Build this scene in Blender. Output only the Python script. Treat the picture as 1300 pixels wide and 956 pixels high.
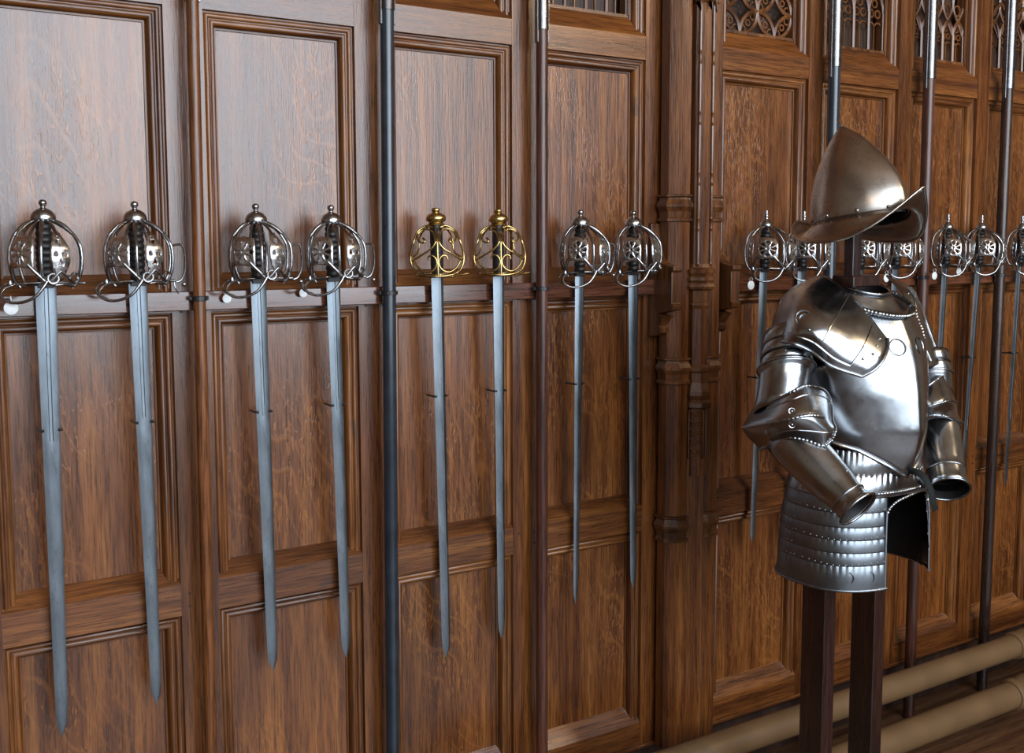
import bpy, math, random
from mathutils import Vector, Matrix, geometry
from math import sin, cos, pi, radians, exp
random.seed(7)
for o in list(bpy.data.objects):
    bpy.data.objects.remove(o)
COL = bpy.context.scene.collection
SC = bpy.context.scene

# ------------------------------------------------------------------ camera
F_PX, PITCH, YAW, ROLL = 1332.3, radians(5.253), radians(31.976), radians(-0.146)
CAM = Vector((0.0, -2.1, 1.6))
FW = Vector((sin(YAW)*cos(PITCH), cos(YAW)*cos(PITCH), -sin(PITCH)))
RT = Vector((cos(YAW), -sin(YAW), 0.0))
UP = RT.cross(FW)
cr_, sr_ = cos(ROLL), sin(ROLL)
RTc = RT*cr_ + UP*sr_
UPc = -RT*sr_ + UP*cr_
cd = bpy.data.cameras.new('camera'); cam = bpy.data.objects.new('camera', cd); COL.objects.link(cam)
cam.matrix_world = Matrix(((RTc.x, UPc.x, -FW.x, CAM.x), (RTc.y, UPc.y, -FW.y, CAM.y), (RTc.z, UPc.z, -FW.z, CAM.z), (0, 0, 0, 1)))
cd.sensor_fit = 'HORIZONTAL'; cd.sensor_width = 36.0; cd.lens = 36.0*F_PX/1300.0
cd.shift_y = -45.0/1300.0
cd.clip_start = 0.05; cd.clip_end = 100
SC.camera = cam

# ------------------------------------------------------------------ world, lights, exposure
SC.view_settings.view_transform = 'Standard'
SC.view_settings.look = 'None'
SC.view_settings.exposure = 0.0
SC.view_settings.gamma = 1.0
SC.view_settings.use_curve_mapping = False
wd = bpy.data.worlds.new('world'); SC.world = wd; wd.use_nodes = True
wd.node_tree.nodes['Background'].inputs[0].default_value = (0.62, 0.74, 0.95, 1)
wd.node_tree.nodes['Background'].inputs[1].default_value = 0.6

WIN_Y = -5.6
def area(name, loc, rot, sx, sz, power, col):
    l = bpy.data.lights.new(name, 'AREA'); l.shape = 'RECTANGLE'; l.size = sx; l.size_y = sz
    l.energy = power; l.color = col
    o = bpy.data.objects.new(name, l); COL.objects.link(o); o.location = loc; o.rotation_euler = rot
    return o
def lamp(name, loc, r, power, col):
    l = bpy.data.lights.new(name, 'POINT'); l.shadow_soft_size = r; l.energy = power; l.color = col
    o = bpy.data.objects.new(name, l); COL.objects.link(o); o.location = loc
    return o
DAY = (0.80, 0.90, 1.0)
WINDOWS = [(-2.7, -0.9, 1.12, 5.6), (-0.5, 4.3, 1.12, 5.6)]
area('window_daylight', (1.9, WIN_Y-0.12, 3.36), (radians(90), 0, 0), 4.8, 4.48, 650, DAY)
area('window_daylight', (-1.8, WIN_Y-0.12, 3.36), (radians(90), 0, 0), 1.8, 4.48, 120, DAY)
lamp('hall_lamp', (-0.6, -3.3, 3.3), 0.09, 18, (1.0, 0.70, 0.40))
lamp('hall_lamp', (3.5, -2.9, 3.3), 0.09, 105, (1.0, 0.70, 0.40))

# ------------------------------------------------------------------ helpers
def at(u, v, depth):
    x = (u-650.0)/F_PX; y = -(v-433.0)/F_PX
    return CAM + depth*(FW + x*RTc + y*UPc)
def on_wall(u, v, Y=0.0):
    d = at(u, v, 1.0)-CAM
    return CAM + d*((Y-CAM.y)/d.y)
def tag(o, label=None, cat=None, group=None, kind=None):
    if label: o['label'] = label
    if cat: o['category'] = cat
    if group: o['group'] = group
    if kind: o['kind'] = kind
    return o
def empty(name, loc, rz=0.0):
    o = bpy.data.objects.new(name, None); COL.objects.link(o)
    o.location = loc; o.rotation_euler = (0, 0, rz); o.empty_display_size = 0.05
    return o
class MB:
    def __init__(s): s.v = []; s.f = []; s.mi = []; s.cur = 0
    def add(s, vs, fs):
        b = len(s.v); s.v += [Vector(p) for p in vs]; s.f += [tuple(i+b for i in f) for f in fs]; s.mi += [s.cur]*len(fs)
    def box(s, x0, x1, y0, y1, z0, z1, bev=0.0):
        if bev <= 0:
            s.add([(x0,y0,z0),(x1,y0,z0),(x1,y1,z0),(x0,y1,z0),(x0,y0,z1),(x1,y0,z1),(x1,y1,z1),(x0,y1,z1)],
                  [(0,3,2,1),(4,5,6,7),(0,1,5,4),(1,2,6,5),(2,3,7,6),(3,0,4,7)]); return
        b = bev
        rings = []
        for (z, i) in ((z0, b), (z0+b, 0), (z1-b, 0), (z1, b)):
            X0, X1, Y0, Y1 = x0+i, x1-i, y0+i, y1-i; c = b
            rings.append([(X0+c,Y0,z),(X1-c,Y0,z),(X1,Y0+c,z),(X1,Y1-c,z),(X1-c,Y1,z),(X0+c,Y1,z),(X0,Y1-c,z),(X0,Y0+c,z)])
        s.rings(rings, closed=True, cap=True)
    def rings(s, rings, closed=True, cap=False):
        n = len(rings[0]); vs = [p for r in rings for p in r]; fs = []
        for i in range(len(rings)-1):
            for j in range(n if closed else n-1):
                k = (j+1) % n
                fs.append((i*n+j, i*n+k, (i+1)*n+k, (i+1)*n+j))
        if cap:
            fs.append(tuple(range(n-1, -1, -1))); fs.append(tuple((len(rings)-1)*n+j for j in range(n)))
        s.add(vs, fs)
    def tube(s, pts, r, n=8, closed=False, cap=True, flat=1.0, nrm=None):
        P = [Vector(p) for p in pts]; m = len(P)
        rad = r if isinstance(r, (list, tuple)) else [r]*m
        T = []
        for i in range(m):
            a = P[i-1] if (i > 0 or closed) else P[i]; b = P[(i+1) % m] if (i < m-1 or closed) else P[i]
            t = (b-a); T.append(t.normalized() if t.length > 1e-9 else Vector((0,0,1)))
        N = Vector(nrm) if nrm else Vector((0, 1, 0)); 
        if abs(N.normalized().dot(T[0])) > 0.95: N = Vector((1, 0, 0)) if abs(T[0].x) < 0.9 else Vector((0, 0, 1))
        rings = []
        for i in range(m):
            if nrm: N = Vector(nrm)
            N2 = N - T[i]*N.dot(T[i])
            if N2.length < 1e-5: N2 = Vector((0,0,1)) - T[i]*T[i].z
            N = N2.normalized(); B = T[i].cross(N)
            rings.append([P[i] + rad[i]*(N*cos(2*pi*k/n)*flat + B*sin(2*pi*k/n)) for k in range(n)])
        if closed: rings.append(rings[0])
        s.rings(rings, True, cap and not closed)
    def lathe(s, prof, c=(0,0,0), n=20, ph=0.0, axis=None):
        c = Vector(c); rings = []
        if axis is None: A, U, V = Vector((0,0,1)), Vector((1,0,0)), Vector((0,1,0))
        else:
            A = Vector(axis).normalized(); U = A.orthogonal().normalized(); V = A.cross(U)
        for (r, z) in prof:
            rings.append([c + A*z + r*(U*cos(2*pi*k/n+ph) + V*sin(2*pi*k/n+ph)) for k in range(n)])
        s.rings(rings, True, True)
    def grid(s, G, closed=False):
        s.rings(G, closed, False)
    def build(s, name, mats, parent=None, origin=(0,0,0), smooth=False, solid=0.0, off=-1.0, angle=40, bev=0.0):
        me = bpy.data.meshes.new(name); o0 = Vector(origin)
        me.from_pydata([tuple(p-o0) for p in s.v], [], s.f)
        if not isinstance(mats, (list, tuple)): mats = [mats]
        for m in mats: me.materials.append(m)
        if len(mats) > 1: me.polygons.foreach_set('material_index', s.mi)
        import bmesh
        bm = bmesh.new(); bm.from_mesh(me)
        bmesh.ops.remove_doubles(bm, verts=bm.verts, dist=1e-6)
        bmesh.ops.recalc_face_normals(bm, faces=bm.faces)
        if smooth:
            for f in bm.faces: f.smooth = True
            for e in bm.edges:
                if len(e.link_faces) == 2 and e.calc_face_angle(0) > radians(angle): e.smooth = False
        bm.to_mesh(me); bm.free(); me.update()
        o = bpy.data.objects.new(name, me); COL.objects.link(o)
        if parent is not None: o.parent = parent
        else: o.location = o0
        if solid > 0:
            m = o.modifiers.new('solid', 'SOLIDIFY'); m.thickness = solid; m.offset = off
        if bev > 0:
            m = o.modifiers.new('bevel', 'BEVEL'); m.width = bev; m.segments = 2; m.limit_method = 'ANGLE'
        return o
def crom(p, q, r, s, t):
    return 0.5*((2*q) + (r-p)*t + (2*p-5*q+4*r-s)*t*t + (3*q-p-3*r+s)*t*t*t)
def curve(pts, k=6, closed=False):
    P = [Vector(p) for p in pts]; n = len(P); out = []
    for i in range(n if closed else n-1):
        if closed: a, b, c, d = P[i-1], P[i], P[(i+1) % n], P[(i+2) % n]
        else:
            b, c = P[i], P[i+1]; a = P[i-1] if i > 0 else b*2-c; d = P[i+2] if i+2 < n else c*2-b
        for j in range(k): out.append(crom(a, b, c, d, j/k))
    if not closed: out.append(P[-1])
    return out
def surf(net, ku=6, kv=6):
    rows = [curve(r, kv) for r in net]
    cols = [curve([rows[i][j] for i in range(len(rows))], ku) for j in range(len(rows[0]))]
    return [[cols[j][i] for j in range(len(cols))] for i in range(len(cols[0]))]
def lerp_tab(tab, z):
    if z <= tab[0][0]: return tab[0][1:]
    for a, b in zip(tab, tab[1:]):
        if z <= b[0]:
            t = (z-a[0])/(b[0]-a[0]); t2 = t
            return tuple(x+(y-x)*t2 for x, y in zip(a[1:], b[1:]))
    return tab[-1][1:]

# ------------------------------------------------------------------ materials
def newmat(name):
    m = bpy.data.materials.new(name); m.use_nodes = True
    nt = m.node_tree; bs = nt.nodes['Principled BSDF']
    return m, nt, bs
def N(nt, t, **kw):
    n = nt.nodes.new(t)
    for k, v in kw.items():
        if k.startswith('in_'): n.inputs[int(k[3:]) if k[3:].isdigit() else k[3:]].default_value = v
        else: setattr(n, k, v)
    return n
def ramp(nt, stops):
    r = nt.nodes.new('ShaderNodeValToRGB'); e = r.color_ramp.elements
    while len(e) < len(stops): e.new(0.5)
    for i, (p, c) in enumerate(stops):
        e[i].position = p; e[i].color = (c if len(c) == 4 else (*c, 1)) if isinstance(c, tuple) else (c, c, c, 1)
    return r
def wood(name, dark, mid, light, horiz=False, rough=0.4, fleck=0.6, spec=0.5, fine=1.0, bump=0.55):
    m, nt, bs = newmat(name); L = nt.links.new
    tc = N(nt, 'ShaderNodeTexCoord'); oi = N(nt, 'ShaderNodeObjectInfo')
    add = N(nt, 'ShaderNodeVectorMath', operation='MULTIPLY_ADD')
    comb = N(nt, 'ShaderNodeCombineXYZ')
    for i, k in enumerate((7.3, 3.1, 11.7)):
        mu = N(nt, 'ShaderNodeMath', operation='MULTIPLY'); mu.inputs[1].default_value = k; L(oi.outputs['Random'], mu.inputs[0]); L(mu.outputs[0], comb.inputs[i])
    ad = N(nt, 'ShaderNodeVectorMath', operation='ADD'); L(tc.outputs['Object'], ad.inputs[0]); L(comb.outputs[0], ad.inputs[1])
    src = ad.outputs[0]
    if horiz:
        sx = N(nt, 'ShaderNodeSeparateXYZ'); cx = N(nt, 'ShaderNodeCombineXYZ'); L(src, sx.inputs[0])
        L(sx.outputs[2], cx.inputs[0]); L(sx.outputs[1], cx.inputs[1]); L(sx.outputs[0], cx.inputs[2]); src = cx.outputs[0]
    def mapped(sx, sy, sz):
        mp = N(nt, 'ShaderNodeVectorMath', operation='MULTIPLY'); mp.inputs[1].default_value = (sx, sy, sz); L(src, mp.inputs[0]); return mp.outputs[0]
    def noise(vec, scale, det=3.0, rg=0.55, dist=0.0):
        n = N(nt, 'ShaderNodeTexNoise'); n.inputs['Scale'].default_value = scale; n.inputs['Detail'].default_value = det
        n.inputs['Roughness'].default_value = rg; n.inputs['Distortion'].default_value = dist; L(vec, n.inputs['Vector']); return n.outputs['Fac']
    g1 = noise(mapped(300*fine, 300*fine, 13.0), 1.0, 4.0, 0.6)
    g2 = noise(mapped(34, 34, 1.3), 1.0, 3.0, 0.6, 0.3)
    big = noise(mapped(4.0, 4.0, 1.4), 1.0, 3.0, 0.6, 0.6)
    base = ramp(nt, [(0.33, dark), (0.52, mid), (0.72, light)]); L(g2, base.inputs[0])
    mx = N(nt, 'ShaderNodeMixRGB', blend_type='MULTIPLY'); mx.inputs[0].default_value = 0.75
    r1 = ramp(nt, [(0.38, 0.34), (0.56, 1.08)]); L(g1, r1.inputs[0]); L(base.outputs[0], mx.inputs[1]); L(r1.outputs[0], mx.inputs[2])
    mb = N(nt, 'ShaderNodeMixRGB', blend_type='MULTIPLY'); mb.inputs[0].default_value = 0.85
    rb = ramp(nt, [(0.30, (0.55, 0.52, 0.52)), (0.62, (1.12, 1.1, 1.06))]); L(big, rb.inputs[0]); L(mx.outputs[0], mb.inputs[1]); L(rb.outputs[0], mb.inputs[2])
    # medullary ray flecks
    f1 = noise(mapped(150, 150, 34), 1.0, 1.5, 0.5, 1.2)
    rf = ramp(nt, [(0.56, 0.0), (0.63, 1.0)]); L(f1, rf.inputs[0])
    wv = N(nt, 'ShaderNodeTexWave', wave_type='BANDS', bands_direction='DIAGONAL'); wv.inputs['Scale'].default_value = 9.0
    wv.inputs['Distortion'].default_value = 16.0; wv.inputs['Detail'].default_value = 1.5; wv.inputs['Detail Scale'].default_value = 0.55
    L(mapped(1.5, 1.5, 0.8), wv.inputs['Vector'])
    rw = ramp(nt, [(0.90, 0.0), (0.99, 0.55)]); L(wv.outputs['Fac'], rw.inputs[0])
    msk = noise(mapped(5, 5, 3), 1.0, 1.0); rm = ramp(nt, [(0.42, 0.05), (0.62, 1.0)]); L(msk, rm.inputs[0])
    mxf = N(nt, 'ShaderNodeMath', operation='MAXIMUM'); L(rf.outputs[0], mxf.inputs[0]); L(rw.outputs[0], mxf.inputs[1])
    mf = N(nt, 'ShaderNodeMath', operation='MULTIPLY'); L(mxf.outputs[0], mf.inputs[0]); L(rm.outputs[0], mf.inputs[1])
    mf2 = N(nt, 'ShaderNodeMath', operation='MULTIPLY'); mf2.inputs[1].default_value = fleck; L(mf.outputs[0], mf2.inputs[0])
    mfc = N(nt, 'ShaderNodeMixRGB'); L(mf2.outputs[0], mfc.inputs[0]); L(mb.outputs[0], mfc.inputs[1]); mfc.inputs[2].default_value = (light[0]*1.35, light[1]*1.4, light[2]*1.4, 1)
    # knots and dark stains
    kn = noise(mapped(16, 16, 9), 1.0, 2.0); rk = ramp(nt, [(0.70, 0.0), (0.78, 0.6)]); L(kn, rk.inputs[0])
    mk = N(nt, 'ShaderNodeMixRGB'); L(rk.outputs[0], mk.inputs[0]); L(mfc.outputs[0], mk.inputs[1]); mk.inputs[2].default_value = (0.02, 0.012, 0.01, 1)
    L(mk.outputs[0], bs.inputs['Base Color'])
    rr = N(nt, 'ShaderNodeMapRange'); rr.inputs[3].default_value = rough-0.07; rr.inputs[4].default_value = rough+0.12; L(g1, rr.inputs[0]); L(rr.outputs[0], bs.inputs['Roughness'])
    bs.inputs['Specular IOR Level'].default_value = spec
    hb = N(nt, 'ShaderNodeMath', operation='ADD'); L(g1, hb.inputs[0]); L(mf2.outputs[0], hb.inputs[1])
    bp = N(nt, 'ShaderNodeBump'); bp.inputs['Strength'].default_value = bump; bp.inputs['Distance'].default_value = 0.0008
    L(hb.outputs[0], bp.inputs['Height']); L(bp.outputs[0], bs.inputs['Normal'])
    return m
def metal(name, col, rough, var=0.12, spot=0.25, scale=14.0, metallic=1.0, stretch=1.0, spotcol=(0.05, 0.045, 0.04)):
    m, nt, bs = newmat(name); L = nt.links.new
    tc = N(nt, 'ShaderNodeTexCoord'); mp = N(nt, 'ShaderNodeVectorMath', operation='MULTIPLY'); mp.inputs[1].default_value = (1, 1, stretch); L(tc.outputs['Object'], mp.inputs[0])
    n1 = N(nt, 'ShaderNodeTexNoise'); n1.inputs['Scale'].default_value = scale; n1.inputs['Detail'].default_value = 5; n1.inputs['Roughness'].default_value = 0.65; L(mp.outputs[0], n1.inputs['Vector'])
    rr = N(nt, 'ShaderNodeMapRange'); rr.inputs[1].default_value = 0.3; rr.inputs[2].default_value = 0.7; rr.inputs[3].default_value = rough-var*0.5; rr.inputs[4].default_value = rough+var; L(n1.outputs['Fac'], rr.inputs[0]); L(rr.outputs[0], bs.inputs['Roughness'])
    n2 = N(nt, 'ShaderNodeTexNoise'); n2.inputs['Scale'].default_value = scale*9; n2.inputs['Detail'].default_value = 3; L(mp.outputs[0], n2.inputs['Vector'])
    r2 = ramp(nt, [(0.60, 0.0), (0.72, 1.0)]); L(n2.outputs['Fac'], r2.inputs[0])
    mm = N(nt, 'ShaderNodeMath', operation='MULTIPLY'); mm.inputs[1].default_value = spot; L(r2.outputs[0], mm.inputs[0])
    r1 = ramp(nt, [(0.3, tuple(c*0.78 for c in col)), (0.7, tuple(min(1, c*1.1) for c in col))]); L(n1.outputs['Fac'], r1.inputs[0])
    mx = N(nt, 'ShaderNodeMixRGB'); L(mm.outputs[0], mx.inputs[0]); L(r1.outputs[0], mx.inputs[1]); mx.inputs[2].default_value = (*spotcol, 1)
    L(mx.outputs[0], bs.inputs['Base Color']); bs.inputs['Metallic'].default_value = metallic
    bp = N(nt, 'ShaderNodeBump'); bp.inputs['Strength'].default_value = 0.08; bp.inputs['Distance'].default_value = 0.0015
    L(n1.outputs['Fac'], bp.inputs['Height']); L(bp.outputs[0], bs.inputs['Normal'])
    return m
def plain(name, col, rough=0.6, scale=30.0, amt=0.25, spec=0.4, metallic=0.0):
    m, nt, bs = newmat(name); L = nt.links.new
    tc = N(nt, 'ShaderNodeTexCoord'); n1 = N(nt, 'ShaderNodeTexNoise'); n1.inputs['Scale'].default_value = scale; n1.inputs['Detail'].default_value = 4; L(tc.outputs['Object'], n1.inputs['Vector'])
    r1 = ramp(nt, [(0.3, tuple(c*(1-amt) for c in col)), (0.7, tuple(c*(1+amt) for c in col))]); L(n1.outputs['Fac'], r1.inputs[0]); L(r1.outputs[0], bs.inputs['Base Color'])
    bs.inputs['Roughness'].default_value = rough; bs.inputs['Specular IOR Level'].default_value = spec; bs.inputs['Metallic'].default_value = metallic
    return m
OAK = ((0.068, 0.018, 0.0038), (0.142, 0.044, 0.0090), (0.228, 0.083, 0.018))
M_panel = wood('oak_panel', *OAK, rough=0.27, fleck=0.45, spec=0.75)
M_stile = wood('oak_stile', *[tuple(c*0.9 for c in k) for k in OAK], rough=0.27, fleck=0.12, spec=0.7)
M_rail = wood('oak_rail', *[tuple(c*0.9 for c in k) for k in OAK], horiz=True, rough=0.27, fleck=0.12, spec=0.7)
M_mould = wood('oak_moulding', (0.068, 0.018, 0.0038), (0.15, 0.050, 0.0100), (0.24, 0.09, 0.020), rough=0.3, fleck=0.0, spec=0.55)
M_mouldh = wood('oak_moulding_across', (0.068, 0.018, 0.0038), (0.15, 0.050, 0.0100), (0.24, 0.09, 0.020), horiz=True, rough=0.3, fleck=0.0, spec=0.55)
M_carve = wood('carved_oak', (0.055, 0.018, 0.005), (0.125, 0.044, 0.012), (0.20, 0.080, 0.023), rough=0.3, fleck=0.0, spec=0.55)
M_shade_peg = wood('oak_recess_shade_and_pegs', (0.02, 0.008, 0.004), (0.04, 0.016, 0.008), (0.07, 0.03, 0.014), rough=0.5, fleck=0.0)  # recess shade put into the oak colour; also the dark pegs
M_bar = wood('varnished_rail_wood', (0.085, 0.028, 0.014), (0.105, 0.036, 0.018), (0.125, 0.046, 0.022), horiz=True, rough=0.12, fleck=0.0, fine=0.6, bump=0.02, spec=0.8)
M_pole_brown = wood('brown_pole_wood', (0.09, 0.030, 0.009), (0.19, 0.066, 0.02), (0.33, 0.125, 0.036), rough=0.25, fleck=0.0)
M_pole_dark = wood('dark_pole_wood', (0.018, 0.010, 0.008), (0.030, 0.015, 0.011), (0.05, 0.024, 0.016), rough=0.25, fleck=0.0)
M_pole_red = wood('red_brown_pole_wood', (0.04, 0.014, 0.009), (0.075, 0.026, 0.016), (0.12, 0.042, 0.025), rough=0.28, fleck=0.0)
M_pole_black = plain('blackened_pole', (0.016, 0.022, 0.030), 0.24, 20, 0.3, 0.6)
M_stand = wood('mahogany_stand_wood', (0.012, 0.004, 0.003), (0.022, 0.007, 0.005), (0.04, 0.013, 0.008), rough=0.26, fleck=0.0, spec=0.9)
M_blade = metal('blade_steel', (0.225, 0.262, 0.295), 0.34, 0.08, 0.3, 30, stretch=0.25)
M_hilt = metal('hilt_steel', (0.36, 0.365, 0.375), 0.22, 0.08, 0.2, 60)
M_sleeve = metal('pole_sleeve_steel', (0.17, 0.17, 0.18), 0.24, 0.06, 0.2, 30)
M_plate = metal('pierced_plate_steel', (0.62, 0.63, 0.64), 0.24, 0.05, 0.1, 60)
M_brass = metal('brass', (0.50, 0.36, 0.15), 0.24, 0.08, 0.25, 60, spotcol=(0.12, 0.07, 0.02))
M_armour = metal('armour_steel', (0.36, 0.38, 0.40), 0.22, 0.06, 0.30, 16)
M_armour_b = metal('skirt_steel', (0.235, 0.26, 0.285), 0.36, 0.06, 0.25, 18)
M_helmet = metal('helmet_steel', (0.42, 0.375, 0.33), 0.27, 0.05, 0.22, 12)
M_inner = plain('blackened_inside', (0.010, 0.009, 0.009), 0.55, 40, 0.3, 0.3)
M_grip = plain('black_leather_grip', (0.012, 0.012, 0.013), 0.38, 200, 0.4, 0.5)
M_iron = plain('black_iron', (0.012, 0.011, 0.011), 0.4, 60, 0.3, 0.5)
M_disc = plain('pale_metal_disc', (0.62, 0.64, 0.64), 0.35, 120, 0.08, 0.5)
M_strap = plain('dark_leather_strap', (0.006, 0.007, 0.006), 0.7, 60, 0.3, 0.2)
M_pipe = plain('tan_painted_pipe', (0.120, 0.069, 0.032), 0.35, 12, 0.12, 0.5)
M_floor = wood('floor_boards', (0.05, 0.02, 0.01), (0.11, 0.05, 0.022), (0.18, 0.09, 0.04), horiz=True, rough=0.35, fleck=0.1)
M_stone = plain('warm_stone', (0.34, 0.26, 0.18), 0.8, 5, 0.25, 0.3)
M_ceiling = plain('timber_ceiling', (0.24, 0.15, 0.085), 0.7, 6, 0.3, 0.3)
M_frame = plain('stone_window_bars', (0.25, 0.21, 0.16), 0.8, 8, 0.2, 0.3)

# ------------------------------------------------------------------ the room
FLOOR = 0.10
XL, XR, YB, ZC = -5.0, 8.0, WIN_Y, 6.6
PAN = [(-0.596, -0.271), (-0.200, 0.125), (0.197, 0.524), (0.600, 0.920), (0.995, 1.313), (1.391, 1.709),
       (1.965, 2.294), (2.351, 2.679), (2.738, 3.063), (3.122, 3.447), (3.506, 3.831), (3.89, 4.215)]
ROWS = [(0.333, 0.855, 0.372), (0.920, 1.468, 0.950), (1.500, 2.060, 1.545), (2.118, 2.70, 2.165)]   # front bottom, top, panel-plane bottom
DEP = 0.030
wall = MB()
# stiles
edges = [(-1.0, PAN[0][0])] + [(PAN[i][1], PAN[i+1][0]) for i in range(len(PAN)-1)] + [(PAN[-1][1], 4.6)]
ZB, ZT = 0.268, 3.2
for (a, b) in edges:
    wall.cur = 0
    zs = [ZB] + [z for r in ROWS for z in (r[0], r[1])] + [ZT]
    wall.box(a, b, 0.0, 0.09, ZB, ZT, 0.0)
wall.cur = 1
for (x0, x1) in PAN:
    zz = [(ZB, ROWS[0][0])] + [(ROWS[i][1], ROWS[i+1][0]) for i in range(3)] + [(ROWS[3][1], ZT)]
    for (a, b) in zz:
        wall.box(x0, x1, 0.0007, 0.09, a, b)
    # sloped sills at the foot of every panel
    for (z0, z1, zp) in ROWS:
        wall.add([(x0, 0.0007, z0), (x1, 0.0007, z0), (x1, DEP, zp), (x0, DEP, zp)], [(0, 1, 2, 3)])
# plain wall above and at both ends, a recessed base coloured dark as the shadow gap
wall.cur = 2
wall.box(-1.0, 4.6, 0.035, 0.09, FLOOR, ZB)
wall.cur = 1
wall.box(-1.0, 4.6, -0.006, 0.03, ZB-0.006, ZB+0.004, 0.002)
wall.cur = 0
wall.box(XL, -1.0, 0.0, 0.09, FLOOR, ZC); wall.box(4.6, XR, 0.0, 0.09, FLOOR, ZC); wall.box(-1.0, 4.6, 0.0, 0.09, ZT, ZC)
# tapering peg marks at the joints
wall.cur = 2
def peg(x, z):
    wall.lathe([(0.0035, 0.0), (0.0035, 0.0012)], (x, 0.0, z), 8, axis=(0, -1, 0))
for (a, b) in edges[1:-1]:
    if b-a > 0.2: continue
    for r in (0, 1):
        zc = 0.5*(ROWS[r][1]+ROWS[r+1][0])
        for dx in (0.22, 0.78):
            for dz in (-0.014, 0.014):
                if random.random() < 0.75: peg(a+(b-a)*dx, zc+dz+random.uniform(-.003, .003))
wob = wall.build('wall_back', [M_stile, M_rail, M_shade_peg])
tag(wob, 'oak panelled wall with moulded panels and pierced tracery along the top', kind='structure')

PROF = [(0.0, 0.0), (0.0012, 0.010), (0.0040, 0.0105), (0.0062, 0.0062), (0.0092, 0.0052), (0.0122, 0.0068), (0.0142, 0.0115),
        (0.0162, 0.0120), (0.0185, 0.0098), (0.0215, 0.0094), (0.0245, 0.0115), (0.0270, 0.0165), (0.0285, 0.0225), (0.0288, 0.0262), (0.0325, 0.0266), (0.0330, DEP)]
def moulding(x0, x1, z0, z1, zp):
    mb = MB(); G = []
    for (d, y) in PROF:
        zb = z0 + (zp-z0)*(y/DEP)
        G.append([(x0+d, y, zb), (x0+d, y, z1-d), (x1-d, y, z1-d), (x1-d, y, zb)])
    n = len(G)
    for j in range(3):
        mb.cur = 1 if j == 1 else 0
        mb.rings([[g[j], g[j+1]] for g in G], closed=False)
    return mb.build('moulding', [M_mould, M_mouldh], wob, smooth=True, angle=50)
for ci, (x0, x1) in enumerate(PAN):
    for ri, (z0, z1, zp) in enumerate(ROWS):
        moulding(x0, x1, z0, z1, zp)
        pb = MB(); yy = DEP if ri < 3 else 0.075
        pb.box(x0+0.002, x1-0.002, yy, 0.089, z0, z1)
        pb.build('panel', M_panel if ri < 3 else M_shade_peg, wob)  # backing behind the tracery coloured darker, standing in for shade in the openings

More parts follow.
